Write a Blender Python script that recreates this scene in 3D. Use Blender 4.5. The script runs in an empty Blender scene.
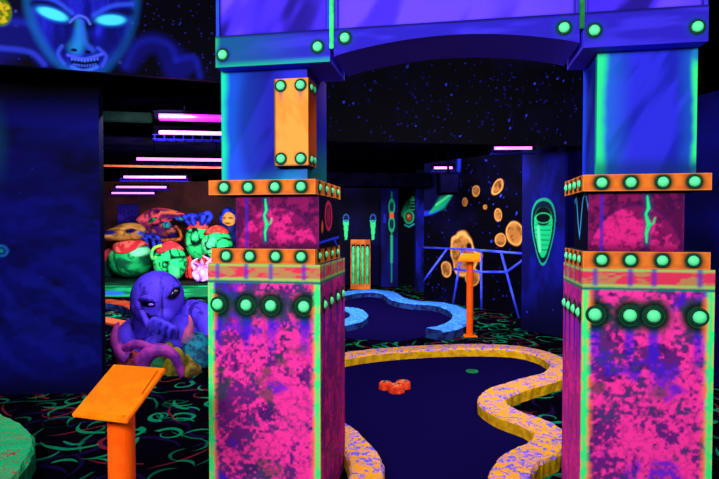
import bpy, bmesh, math, random
import numpy as np
from mathutils import Vector, Matrix
random.seed(7)
C = bpy.context.scene.collection
PI = math.pi
F = 540.0; CAMZ = 1.5; PITCH = math.atan(14.5/F)
# ------------------------------------------------------------------ measuring helpers
def ray(px, py):
    a = (px-359.5)/F; b = (239.5-py)/F
    cp, sp = math.cos(PITCH), math.sin(PITCH)
    return Vector((a, cp+b*sp, -sp+b*cp))
def atD(px, py, D):
    r = ray(px, py); return Vector((0,0,CAMZ)) + r*(D/r.y)
def atZ(px, py, z=0.0):
    r = ray(px, py); return Vector((0,0,CAMZ)) + r*((z-CAMZ)/r.z)
def lin(c):
    c = c/255.0
    return c/12.92 if c <= 0.04045 else ((c+0.055)/1.055)**2.4
def s(r, g, b): return (lin(r), lin(g), lin(b))
# ------------------------------------------------------------------ object helpers
def tag(o, label=None, cat=None, group=None, kind=None):
    if label: o['label'] = label
    if cat: o['category'] = cat
    if group: o['group'] = group
    if kind: o['kind'] = kind
    return o
def empty(name, loc=(0,0,0), rz=0.0):
    o = bpy.data.objects.new(name, None); C.objects.link(o)
    o.location = loc; o.rotation_euler = (0,0,rz); o.empty_display_size = 0.1
    return o
def link(name, me, mat=None, parent=None, loc=None, rot=None, smooth=False):
    o = bpy.data.objects.new(name, me); C.objects.link(o)
    if mat is not None:
        for m in (mat if isinstance(mat, (list, tuple)) else [mat]): me.materials.append(m)
    if parent: o.parent = parent
    if loc is not None: o.location = loc
    if rot is not None: o.rotation_euler = rot
    if smooth: me.polygons.foreach_set('use_smooth', [True]*len(me.polygons))
    return o
def obj(name, bm, mat=None, parent=None, loc=None, rot=None, smooth=False):
    bmesh.ops.recalc_face_normals(bm, faces=bm.faces[:])
    me = bpy.data.meshes.new(name); bm.to_mesh(me); bm.free()
    return link(name, me, mat, parent, loc, rot, smooth)
def dup(o, parent=None):
    c = o.copy(); C.objects.link(c); c.parent = parent
    for ch in list(o.children): dup(ch, c)
    return c
def box(bm, x0, x1, y0, y1, z0, z1, bev=0.0):
    r = bmesh.ops.create_cube(bm, size=1.0)
    vs = r['verts']
    for v in vs:
        v.co = Vector(((x0+x1)/2+v.co.x*(x1-x0), (y0+y1)/2+v.co.y*(y1-y0), (z0+z1)/2+v.co.z*(z1-z0)))
    if bev > 0:
        es = list({e for v in vs for e in v.link_edges})
        bmesh.ops.bevel(bm, geom=es, offset=bev, segments=2, affect='EDGES')
def ell(bm, c, r, rot=(0,0,0), seg=24):
    m = Matrix.Translation(c) @ (Matrix.Rotation(rot[2],4,'Z')@Matrix.Rotation(rot[1],4,'Y')@Matrix.Rotation(rot[0],4,'X')) @ Matrix.Diagonal((*r,1))
    bmesh.ops.create_uvsphere(bm, u_segments=seg, v_segments=seg//2+2, radius=1.0, matrix=m)
def tube(bm, pts, rads, seg=10, cap=True):
    pts = [Vector(p) for p in pts]
    if not isinstance(rads, (list, tuple)): rads = [rads]*len(pts)
    rings = []; up = None
    for i, p in enumerate(pts):
        t = (pts[min(i+1,len(pts)-1)] - pts[max(i-1,0)]).normalized()
        if up is None:
            up = Vector((0,0,1)) if abs(t.z) < .9 else Vector((1,0,0))
        a = t.cross(up).normalized(); b = a.cross(t).normalized(); up = b
        rings.append([bm.verts.new(p + (a*math.cos(2*PI*k/seg) + b*math.sin(2*PI*k/seg))*rads[i]) for k in range(seg)])
    for r0, r1 in zip(rings, rings[1:]):
        for k in range(seg):
            bm.faces.new((r0[k], r0[(k+1)%seg], r1[(k+1)%seg], r1[k]))
    if cap:
        bm.faces.new(rings[0][::-1]); bm.faces.new(rings[-1])
def smooth_path(pts, n=8, closed=False):
    pts = [Vector(p) for p in pts]; out = []
    N = len(pts)
    for i in range(N if closed else N-1):
        g = (lambda k: pts[k%N]) if closed else (lambda k: pts[min(max(k,0),N-1)])
        p0, p1, p2, p3 = g(i-1), g(i), g(i+1), g(i+2)
        for k in range(n):
            t = k/n
            out.append(0.5*((2*p1)+(p2-p0)*t+(2*p0-5*p1+4*p2-p3)*t*t+(3*p1-p0-3*p2+p3)*t**3))
    if not closed: out.append(pts[-1])
    return out
# ------------------------------------------------------------------ materials
def mat(name, col=(.5,.5,.5), rough=.6, spec=.3, emit=None, es=0.0, metal=0.0):
    m = bpy.data.materials.new(name); m.use_nodes = True
    b = m.node_tree.nodes['Principled BSDF']
    b.inputs['Base Color'].default_value = (*col,1); b.inputs['Roughness'].default_value = rough
    b.inputs['Specular IOR Level'].default_value = spec; b.inputs['Metallic'].default_value = metal
    if emit:
        b.inputs['Emission Color'].default_value = (*emit,1); b.inputs['Emission Strength'].default_value = es
    return m
class N:
    def __init__(s_, m): s_.m = m; s_.t = m.node_tree; s_.b = s_.t.nodes['Principled BSDF']; s_.co = None
    def new(s_, k, **kw):
        n = s_.t.nodes.new(k)
        for a, v in kw.items():
            if hasattr(n, a): setattr(n, a, v)
        return n
    def l(s_, a, b): s_.t.links.new(a, b)
    def coord(s_, kind='Object', scale=(1,1,1)):
        tc = s_.new('ShaderNodeTexCoord'); mp = s_.new('ShaderNodeMapping'); mp.inputs['Scale'].default_value = scale
        s_.l(tc.outputs[kind], mp.inputs['Vector']); return mp.outputs['Vector']
    def noise(s_, v, scale, detail=3, rough=.55, dist=0, out='Fac'):
        n = s_.new('ShaderNodeTexNoise'); n.inputs['Scale'].default_value = scale; n.inputs['Detail'].default_value = detail
        n.inputs['Roughness'].default_value = rough; n.inputs['Distortion'].default_value = dist
        s_.l(v, n.inputs['Vector']); return n.outputs[out]
    def math(s_, op, a, b=None, c=None, clamp=False):
        n = s_.new('ShaderNodeMath', operation=op, use_clamp=clamp)
        for i, x in enumerate((a, b, c)):
            if x is None: continue
            if isinstance(x, (int, float)): n.inputs[i].default_value = x
            else: s_.l(x, n.inputs[i])
        return n.outputs[0]
    def step(s_, v, a, b, lo=0.0, hi=1.0):
        n = s_.new('ShaderNodeMapRange'); n.interpolation_type = 'SMOOTHSTEP'
        n.inputs[1].default_value = a; n.inputs[2].default_value = b; n.inputs[3].default_value = lo; n.inputs[4].default_value = hi
        s_.l(v, n.inputs[0]); return n.outputs[0]
    def mix(s_, f, a, b):
        n = s_.new('ShaderNodeMix', data_type='RGBA')
        if isinstance(f, (int, float)): n.inputs[0].default_value = f
        else: s_.l(f, n.inputs[0])
        for i, x in ((6, a), (7, b)):
            if isinstance(x, tuple): n.inputs[i].default_value = (*x,1)
            else: s_.l(x, n.inputs[i])
        return n.outputs[2]
    def out(s_, c): s_.l(c, s_.b.inputs['Base Color'])
    def bump(s_, h, strength=.3, dist=.01):
        n = s_.new('ShaderNodeBump'); n.inputs['Strength'].default_value = strength; n.inputs['Distance'].default_value = dist
        s_.l(h, n.inputs['Height']); s_.l(n.outputs[0], s_.b.inputs['Normal'])
def mottled(name, c1, c2, scale=8, lo=.4, hi=.6, rough=.6, bump=.2, detail=4, spec=.12):
    m = mat(name, c1, rough, spec); n = N(m); v = n.coord()
    f = n.noise(v, scale, detail)
    n.out(n.mix(n.step(f, lo, hi), c1, c2))
    if bump: n.bump(n.noise(v, scale*4, 3), bump)
    return m
M_paint = mat('painted_surface', rough=.7, spec=.04)
_n = N(M_paint); _a = _n.new('ShaderNodeAttribute'); _a.attribute_name = 'Col'; _n.out(_a.outputs['Color'])
_n.bump(_n.noise(_n.coord(), 45, 3), .12, .006)
M_black = mottled('black_paint', s(1,1,5), s(3,2,12), 3, bump=.1, rough=1.0, spec=0)
M_dark = mottled('dark_navy_paint', s(3,3,18), s(7,6,36), 2, bump=.1, rough=1.0, spec=0)
M_wallr = mottled('navy_wall_paint', s(4,4,34), s(9,8,80), 1.2, .35, .75, bump=.1, rough=1.0, spec=0)
M_bolt = mat('mint_green_dome_paint', s(96,255,156), .5, .2)
M_ring = mottled('dark_green_ring_paint', s(4,28,20), s(10,70,45), 20)
M_orange = mottled('bright_orange_paint', s(255,116,2), s(255,128,4), 12, rough=.6)
M_green_strip = mottled('green_strip_paint', s(30,200,90), s(60,240,120), 10)
M_house = mat('fixture_housing', s(2,1,5), .9, 0)
M_guard = mat('pale_wire_guard', s(24,20,120), .8, 0)
M_tube = mat('violet_tube_glow', s(240,120,255), .3, emit=(1.0,.20,1.0), es=2.5)
M_reflglow = mat('magenta_reflection_glow', s(200,40,220), .3, emit=(.60,.01,.75), es=.9)
# curb paints
def curb_top(name, base, speck, sc=26, lo=.50, hi=.56):
    m = mat(name, base, .75, .2); n = N(m); v = n.coord()
    d = n.noise(v, 5, 2); f = n.noise(v, sc, 3, .6, 1.2)
    k = n.math('ADD', n.step(f, lo, hi), n.math('MULTIPLY', n.math('SUBTRACT', d, .5), 1.2), clamp=True)
    col = n.mix(k, base, speck)
    n.out(col); n.bump(n.noise(v, 60, 4), .5, .012); return m
M_ctop = curb_top('yellow_curb_top', s(255,170,20), s(105,90,235), 22, .52, .57)
M_cside = mottled('yellow_curb_side', s(196,140,0), s(225,170,10), 16, rough=.85, bump=.7)
M_btop = curb_top('blue_curb_top', s(40,120,255), s(90,180,255), 20)
M_bside = mottled('blue_curb_side', s(16,22,70), s(30,60,130), 10, rough=.8, bump=.5)
M_gtop = curb_top('green_curb_top', s(10,190,110), s(160,60,50), 30, .56, .62)
M_gside = mottled('green_curb_side', s(10,150,90), s(20,110,60), 16, bump=.5)
M_turf = mottled('navy_putting_turf', s(12,6,54), s(17,10,66), 90, rough=1.0, bump=.3, spec=0)
# carpet
M_carpet = mat('swirl_carpet', s(6,5,14), 1.0, 0)
n = N(M_carpet); v0 = n.coord('Object')
wn = n.noise(v0, 2.6, 1, out='Color')
vm = n.new('ShaderNodeVectorMath', operation='MULTIPLY_ADD'); n.l(wn, vm.inputs[0]); vm.inputs[1].default_value = (.12,.12,0); n.l(v0, vm.inputs[2]); v0 = vm.outputs[0]
def swirls(scale, seed, R_, L, w, tone=0.0, ring=False):
    mp = n.new('ShaderNodeMapping'); mp.inputs['Location'].default_value = (seed, seed*1.7, 0); n.l(v0, mp.inputs['Vector'])
    vo = n.new('ShaderNodeTexVoronoi'); vo.voronoi_dimensions = '2D'; vo.inputs['Scale'].default_value = scale; vo.inputs['Randomness'].default_value = .75
    n.l(mp.outputs[0], vo.inputs['Vector'])
    sb = n.new('ShaderNodeVectorMath', operation='SUBTRACT'); n.l(mp.outputs[0], sb.inputs[0]); n.l(vo.outputs['Position'], sb.inputs[1])
    fl = n.new('ShaderNodeVectorMath', operation='MULTIPLY'); n.l(sb.outputs[0], fl.inputs[0]); fl.inputs[1].default_value = (1,1,0)
    sx = n.new('ShaderNodeSeparateXYZ'); n.l(vo.outputs['Color'], sx.inputs[0])
    rt = n.new('ShaderNodeVectorRotate'); rt.rotation_type = 'Z_AXIS'; n.l(fl.outputs[0], rt.inputs['Vector']); n.l(n.math('MULTIPLY', sx.outputs[0], 6.283), rt.inputs['Angle'])
    of = n.new('ShaderNodeVectorMath', operation='ADD'); n.l(rt.outputs[0], of.inputs[0]); of.inputs[1].default_value = (0,0,0) if ring else (0,R_,0)
    ln = n.new('ShaderNodeVectorMath', operation='LENGTH'); n.l(of.outputs[0], ln.inputs[0])
    q = n.new('ShaderNodeSeparateXYZ'); n.l(rt.outputs[0], q.inputs[0])
    if ring:   # open spiral: radius grows with the angle and the width shrinks
        ang = n.math('ARCTAN2', q.outputs[1], q.outputs[0]); rr = n.math('MULTIPLY_ADD', ang, R_*.13, R_)
        d = n.math('ABSOLUTE', n.math('SUBTRACT', ln.outputs['Value'], rr)); ww = n.math('MULTIPLY_ADD', ang, w*.26, w*.85)
    else:
        d = n.math('ABSOLUTE', n.math('SUBTRACT', ln.outputs['Value'], R_))
        u = n.math('DIVIDE', n.math('ADD', q.outputs[0], L*.2), L); ww = n.math('MULTIPLY', n.math('SUBTRACT', 1.0, n.math('MULTIPLY', u, u)), w)
        ww = n.math('MULTIPLY', ww, n.math('GREATER_THAN', of.outputs[0] if False else n.math('ADD', q.outputs[1], R_), 0.0))
    m_ = n.step(n.math('SUBTRACT', d, ww), -.003, .003, 1, 0)
    return n.math('MULTIPLY', m_, n.step(sx.outputs[1], tone, tone+.01))
pv = n.math('MAXIMUM', swirls(1.9, 40.3, .3, .24, .022), swirls(2.3, 51.3, .2, .2, .018))
r1 = n.math('MAXIMUM', swirls(2.2, 23.5, .7, .24, .010, .4), swirls(2.0, 14.4, .105, .1, .013, .45, True))
g2 = n.math('MAXIMUM', swirls(3.4, 13.7, .10, .10, .013, .5), swirls(2.7, 71.7, .45, .20, .012, .45))
g1 = n.math('MAXIMUM', n.math('MAXIMUM', swirls(2.1, 3.1, .25, .24, .020, .38), swirls(3.9, 5.9, .12, .10, .014, .55)), swirls(2.6, 4.4, .075, .1, .014, .5, True))
c = n.mix(pv, s(4,3,10), s(20,8,46))
c = n.mix(r1, c, s(100,26,40)); c = n.mix(g2, c, s(7,82,58)); c = n.mix(g1, c, s(10,120,78))
n.out(c); n.bump(n.noise(v0, 220, 2), .25, .004)
# ------------------------------------------------------------------ painting on grids
def vnoise(x, y, seed=0):
    xi = np.floor(x).astype(np.int64); yi = np.floor(y).astype(np.int64); xf = x-xi; yf = y-yi
    xf = xf*xf*(3-2*xf); yf = yf*yf*(3-2*yf)
    def h(a, b):
        k = (a*374761393 + b*668265263 + seed*69069) & 0x7fffffff
        k = ((k ^ (k >> 13))*1274126177) & 0x7fffffff
        return ((k ^ (k >> 16)) & 0xffff)/65535.0
    return (h(xi,yi)*(1-xf)+h(xi+1,yi)*xf)*(1-yf) + (h(xi,yi+1)*(1-xf)+h(xi+1,yi+1)*xf)*yf
def fbm(x, y, seed=0, o=4):
    r = 0; a = .5; t = 0
    for i in range(o):
        r = r + a*vnoise(x*2**i, y*2**i, seed+i*17); t += a; a *= .55
    return r/t
def sst(x, a, b):
    t = np.clip((x-a)/(b-a+1e-9), 0, 1); return t*t*(3-2*t)
class Canvas:
    """paint in metres: U across, V up"""
    def __init__(c, U, V, base): c.U = U; c.V = V; c.c = np.ones(U.shape+(3,))*np.array(base)
    def mix(c, m, col): m = np.clip(m,0,1)[...,None]; c.c = c.c*(1-m)+np.array(col)*m
    def ellipse(c, cx, cy, rx, ry, col, soft=.25, rot=0, a=1.0, ring=None):
        x = c.U-cx; y = c.V-cy; ca, sa = math.cos(rot), math.sin(rot)
        d = np.sqrt(((x*ca+y*sa)/rx)**2 + ((-x*sa+y*ca)/ry)**2)
        if ring: m = sst(np.abs(d-1), ring, ring*.4)
        else: m = sst(d, 1+soft, 1-soft)
        c.mix((1-sst(np.abs(d-1), ring*.4, ring) if ring else 1-sst(d, 1-soft, 1+soft))*a, col)
    def stroke(c, pts, w, col, a=1.0, soft=.5):
        dm = np.full(c.U.shape, 1e9)
        for i, ((x0,y0),(x1,y1)) in enumerate(zip(pts, pts[1:])):
            dx, dy = x1-x0, y1-y0; L = dx*dx+dy*dy+1e-12
            t = np.clip(((c.U-x0)*dx+(c.V-y0)*dy)/L, 0, 1)
            w0 = w if not isinstance(w, (list,tuple)) else w[i]; w1 = w if not isinstance(w, (list,tuple)) else w[i+1]
            dm = np.minimum(dm, np.hypot(c.U-x0-t*dx, c.V-y0-t*dy)/(w0+(w1-w0)*t))
        c.mix((1-sst(dm, 1-soft, 1+soft))*a, col)
    def poly(c, pts, col, a=1.0):
        ins = np.zeros(c.U.shape, bool); n_ = len(pts)
        for i in range(n_):
            x0,y0 = pts[i]; x1,y1 = pts[(i+1)%n_]
            if y0 == y1: continue
            cond = ((y0 > c.V) != (y1 > c.V)) & (c.U < (x1-x0)*(c.V-y0)/(y1-y0)+x0)
            ins ^= cond
        c.mix(ins.astype(float)*a, col)
    def stars(c, n_, w, h, seed=1, r=.008, col=s(90,90,255)):
        rn = random.Random(seed)
        for _ in range(n_):
            c.ellipse(rn.uniform(0,w), rn.uniform(0,h), r*rn.uniform(.6,1.5), r*rn.uniform(.6,1.5), col, .6, a=rn.uniform(.3,1))
def grid_mesh(name, P, Cc, extra_box=None):
    """P list of (ny,nx,3) grids with colours -> one mesh with 'Col'"""
    vs = []; fs = []; cols = []; off = 0
    for p, cc in zip(P, Cc):
        ny, nx = p.shape[:2]
        idx = np.arange(ny*nx).reshape(ny, nx)+off
        f = np.stack([idx[:-1,:-1], idx[:-1,1:], idx[1:,1:], idx[1:,:-1]], -1).reshape(-1,4)
        vs.append(p.reshape(-1,3)); cols.append(cc.reshape(-1,3)); fs.append(f); off += ny*nx
    vs = np.concatenate(vs); fs = np.concatenate(fs); cols = np.concatenate(cols)
    me = bpy.data.meshes.new(name)
    me.vertices.add(len(vs)); me.vertices.foreach_set('co', vs.astype(np.float32).ravel())
    me.loops.add(len(fs)*4); me.loops.foreach_set('vertex_index', fs.astype(np.int32).ravel())
    me.polygons.add(len(fs)); me.polygons.foreach_set('loop_start', (np.arange(len(fs))*4).astype(np.int32))
    me.update(calc_edges=True); me.validate()
    at = me.color_attributes.new('Col', 'FLOAT_COLOR', 'POINT')
    at.data.foreach_set('color', np.concatenate([cols, np.ones((len(cols),1))], 1).astype(np.float32).ravel())
    return me
def painted_box(name, w, d, h, paint, parent=None, loc=(0,0,0), rot=None, res=.005, faces='flrb', bottom=None, base=(.02,.02,.05)):
    """box from (0,0,0) to (w,d,h); front is y=0 facing -y. paint(face,U,V,W,H)->Canvas. bottom(u) lifts lower edge"""
    P = []; CC = []
    def g(face, W, fn):
        r_ = res if face in faces else 10
        nx = max(2, int(W/r_)+1); ny = max(2, int(h/r_)+1)
        u = np.linspace(0, W, nx); v_ = np.linspace(0, 1, ny); U, V = np.meshgrid(u, v_)
        bt = bottom(U) if (bottom and face in 'fb') else (bottom(np.array(0.0 if face=='l' else w))*np.ones_like(U) if bottom else 0*U)
        Z = bt + V*(h-bt)
        cc = paint(face, U, Z, W, h).c if face in faces else np.ones(U.shape+(3,))*np.array(base)
        X, Y = fn(U); P.append(np.stack([X, Y, Z], -1)); CC.append(cc)
    g('f', w, lambda U: (U, 0*U)); g('r', d, lambda U: (0*U+w, U))
    g('b', w, lambda U: (w-U, 0*U+d)); g('l', d, lambda U: (0*U, d-U))
    nxt = 2 if not bottom else 30
    u = np.linspace(0, w, nxt); U, V = np.meshgrid(u, np.array([0.0, d]))
    P.append(np.stack([U, V, 0*U+h], -1)); CC.append(np.ones(U.shape+(3,))*np.array(base))
    bt = bottom(U) if bottom else 0*U
    P.append(np.stack([U, d-V, bt], -1)); CC.append(np.ones(U.shape+(3,))*np.array(base))
    return link(name, grid_mesh(name, P, CC), M_paint, parent, loc, rot)
# ------------------------------------------------------------------ camera
cam = bpy.data.cameras.new('camera'); co = bpy.data.objects.new('camera', cam); C.objects.link(co)
co.location = (0,0,CAMZ); co.rotation_euler = (PI/2-PITCH, 0, 0)
cam.sensor_width = 36; cam.lens = 36*F/719; cam.clip_start = .05
bpy.context.scene.camera = co
# ================================================================== SETTING
def struct(name, bm_or, m): o = obj(name, bm_or, m); o['kind'] = 'structure'; return o
bm = bmesh.new(); box(bm, -9, 7, -3, 16.2, -.1, 0); struct('floor', bm, M_carpet)
bm = bmesh.new(); box(bm, -9, 7, -3, 16.2, 3.7, 3.8); struct('ceiling', bm, M_black)
CEIL = 2.74
bm = bmesh.new(); box(bm, -9, -.9, 4.9, 16.2, CEIL, 2.86)
struct('ceiling', bm, M_black)
bm = bmesh.new(); box(bm, -.9, 7, 6.75, 16.2, CEIL, 2.86)
struct('ceiling', bm, M_black)
def wall_seg(name, a, b, h, th, m, z0=0):
    a = Vector((a[0],a[1],0)); b = Vector((b[0],b[1],0)); d = b-a
    bm = bmesh.new(); box(bm, 0, d.length, 0, th, z0, h)
    o = struct(name, bm, m); o.location = a; o.rotation_euler = (0,0,math.atan2(d.y,d.x)); return o
M_brown = mottled('dark_brown_wall_paint', s(26,10,22), s(84,36,28), 1.0, .3, .75, bump=.1)
wall_seg('wall_back', (-9,15.4), (0.2,15.4), CEIL, .2, M_brown)
wall_seg('wall_left', (-9,3), (-9,15.4), 3.7, .1, M_black).location.x = -9
# plane helper: local u,v of a pixel on a vertical plane through a,b
class Plane:
    def __init__(p, pa, Da, pb, Db, z0=0.0):
        A = atD(pa, 225, Da); B = atD(pb, 225, Db)
        p.A = Vector((A.x, A.y, 0)); d = Vector((B.x-A.x, B.y-A.y, 0)); p.L = d.length; p.d = d.normalized(); p.z0 = z0
        p.n = Vector((-p.d.y, p.d.x, 0)); p.rz = math.atan2(p.d.y, p.d.x)
    def __call__(p, px, py):
        r = ray(px, py); o_ = Vector((0,0,CAMZ)); t = (p.A-o_).dot(p.n)/r.dot(p.n); q = o_+r*t
        return ((q-p.A).dot(p.d), q.z-p.z0)
    def sc(p, px): # metres per pixel around px
        return abs(p(px+1, 225)[1]-p(px+1, 226)[1])
    def at(p): return (p.A.x, p.A.y, p.z0)
# ---- soffit mural (face)
S = Plane(-60, 3.95, 292, 4.72, z0=2.70)
def face_paint(face, U, V, W, H):
    c = Canvas(U, V, s(2,1,9))
    if face != 'f': return c
    f = fbm(U*2.0, V*2.0, 5); c.mix(sst(f,.5,.85)*.5, s(14,10,60))
    c.stars(420, W, H, 3, .0042, s(50,54,190)); c.stars(60, W, H, 4, .009, s(110,120,255))
    q = S; m = S.sc(80)
    def E(px, py, rx, ry, col, **k):
        x, y = q(px, py); c.ellipse(x, y, rx*m, ry*m, col, **k)
    def St(pts, w, col, **k):
        if len(pts) > 2:
            n0 = len(pts); pts = [(q_.x, q_.y) for q_ in smooth_path([(a_, b_, 0) for a_, b_ in pts], 5)]
            if isinstance(w, (list,tuple)): w = [float(np.interp(i/5.0, range(n0), w)) for i in range(len(pts))]
        c.stroke([q(*p) for p in pts], [w_*m for w_ in w] if isinstance(w,(list,tuple)) else w*m, col, **k)
    # cloak / collar
    St([(-30,40),(0,36),(28,34),(45,60)], [30,22,14,8], s(14,15,112), a=.9, soft=.5)
    St([(-30,24),(0,22),(30,24),(44,40)], 3, s(30,44,190), a=.5, soft=1)
    St([(0,48),(30,52),(44,64)], 2.5, s(50,70,230), a=.6, soft=.9)
    St([(128,62),(142,46),(160,44),(176,62)], [10,10,10,14], s(12,12,100), a=.9, soft=.5)
    St([(176,70),(192,62)], [12,8], s(12,12,100), a=.9, soft=.5)
    St([(126,66),(136,46),(152,40),(170,46),(176,60)], 3, s(24,34,180), a=.4, soft=1)
    St([(176,60),(194,58),(200,76)], 3, s(24,34,180), a=.4, soft=1)
    # head
    c.poly([q(*p) for p in [(28,-60),(28,0),(34,26),(50,54),(66,68),(82,74),(100,72),(114,58),(128,36),(136,0),(136,-60)]], s(16,20,150))
    St([(28,-60),(28,0),(34,26),(50,54),(66,68),(82,74)], 4, s(18,100,180), a=.7, soft=1)
    St([(136,-60),(136,0),(128,36),(114,58),(100,72),(84,74)], 4, s(18,90,180), a=.55, soft=1)
    x, y = q(82, 20); hd = (1-sst(np.hypot((U-x)/(46*m),(V-y)/(50*m)), .6, 1.05)); ff = fbm(U*14, V*5, 9)
    c.mix(hd*sst(ff,.4,.8)*.8, s(44,50,245)); c.mix(hd*(1-sst(ff,.2,.45))*.7, s(6,8,70))
    E(62, 44, 8, 14, s(10,12,100), soft=.8, a=.7, rot=.3); E(112, 40, 8, 14, s(10,12,100), soft=.8, a=.7, rot=-.3)
    # brows, eyes
    St([(34,4),(52,6),(70,20),(76,24)], 4, s(6,6,60), a=.9, soft=.9); St([(130,12),(112,14),(96,22),(88,26)], 4, s(6,6,60), a=.9, soft=.9)
    St([(36,-3),(54,0),(72,13)], 2, s(50,90,250), a=.8, soft=.9); St([(132,4),(112,6),(94,15)], 2, s(50,90,250), a=.8, soft=.9)
    E(52.5, 14, 15, 6.5, s(20,110,230), rot=-.25, soft=.4); E(52.5, 14, 13, 5, s(80,250,255), rot=-.25)
    E(111, 20, 15, 6.5, s(20,110,230), rot=.12, soft=.4); E(111, 20, 13, 5, s(80,250,255), rot=.12)
    St([(70,22),(78,16),(86,18),(90,24)], 1.2, s(90,120,255), a=.8)
    St([(79,22),(80,38),(76,48)], [3,5,6], s(30,160,210), a=.7, soft=.9); St([(82,22),(84,40),(92,50)], [2,2,3], s(50,100,250), a=.6, soft=.9)
    E(74, 50, 3, 1.5, s(4,4,40)); E(88, 52, 3, 1.5, s(4,4,40))
    St([(62,46),(58,54),(64,64)], 1.6, s(60,90,250), a=.7, soft=.9); St([(98,48),(106,56),(102,66)], 1.6, s(60,90,250), a=.7, soft=.9)
    c.poly([q(*p) for p in [(68,56),(84,60),(102,55),(96,67),(84,70),(74,67)]], s(4,4,40))
    St([(68,55),(84,59),(102,54)], 1.5, s(70,90,255), soft=.8); St([(72,67),(84,71),(97,67)], 1.8, s(60,110,255), soft=.8)
    for i in range(9): E(72+i*3.2, 60.8-abs(i-4)*.45, 1.1, 1.6, s(70,110,240)); E(74+i*2.7, 66-abs(i-4)*.4, 1.0, 1.3, s(60,90,220))
    # gold planet at the left edge
    E(1, 12, 9, 13, s(90,120,10), soft=.15); 
    x, y = q(1, 12); c.mix((1-sst(np.hypot(U-x, (V-y)*.8), 8*m, 9*m))*sst(fbm(U*30,V*30,3),.45,.6), s(220,190,30))
    E(404, 65, 3, 1.2, s(60,60,230), soft=.8); E(378, 68, 1.5, .8, s(60,60,230), soft=.6)
    return c
so = painted_box('mural', S.L, .06, .98, face_paint, loc=S.at(), rot=(0,0,S.rz), res=.0065, faces='f')
tag(so, 'long overhead mural of a glowing-eyed blue face under a starry black sky', 'mural')
S2 = Plane(292, 6.2, 640, 6.72, z0=2.47)
def star_paint(face, U, V, W, H):
    c = Canvas(U, V, s(1,1,6))
    if face != 'f': return c
    c.mix(sst(fbm(U*2,V*2,15),.5,.8)*.5, s(5,4,30)); c.stars(420, W, H, 91, .0062, s(34,34,150)); c.stars(40, W, H, 92, .009, s(60,66,220)); return c
so2 = painted_box('mural', S2.L, .06, 3.69-2.47, star_paint, loc=S2.at(), rot=(0,0,S2.rz), res=.012, faces='f')
tag(so2, 'black overhead panel speckled with tiny blue stars, seen through the gateway arch', 'mural')
# ---- left blue wall mural
Lw = Plane(-60, 4.72, 100, 4.78)
def left_paint(face, U, V, W, H):
    c = Canvas(U, V, s(5,5,40))
    if face != 'f': return Canvas(U, V, s(4,4,30))
    a = fbm(U*1.6, V*2.6, 11); b = fbm(U*5, V*14, 12); 
    c.mix(sst(a,.2,.6)*.9, s(11,11,104)); c.mix(sst(b,.45,.8)*.4, s(16,18,130))
    if face == 'f':
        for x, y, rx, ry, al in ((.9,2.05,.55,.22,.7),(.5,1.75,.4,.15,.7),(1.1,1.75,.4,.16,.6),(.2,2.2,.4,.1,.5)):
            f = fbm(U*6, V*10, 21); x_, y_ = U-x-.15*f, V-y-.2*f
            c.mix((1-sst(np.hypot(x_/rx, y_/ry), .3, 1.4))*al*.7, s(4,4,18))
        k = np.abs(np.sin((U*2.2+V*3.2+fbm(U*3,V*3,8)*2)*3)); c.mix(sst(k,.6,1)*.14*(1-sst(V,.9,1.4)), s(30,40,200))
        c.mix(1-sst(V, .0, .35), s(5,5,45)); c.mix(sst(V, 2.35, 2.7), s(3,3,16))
        x, y = Lw(1, 251); m = Lw.sc(0)
        c.ellipse(x, y, 6*m, 5*m, s(20,90,170), ring=.35); c.ellipse(x, y, 2.5*m, 2*m, s(10,130,140))
        c.ellipse(*Lw(-4, 143), 9*m, 30*m, s(8,60,80), soft=.9, a=.6)
        c.stars(14, W, H, 8, .005, s(30,40,200))
    return c
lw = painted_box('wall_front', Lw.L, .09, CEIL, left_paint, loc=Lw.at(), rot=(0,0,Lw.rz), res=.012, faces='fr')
lw['kind'] = 'structure'
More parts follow.
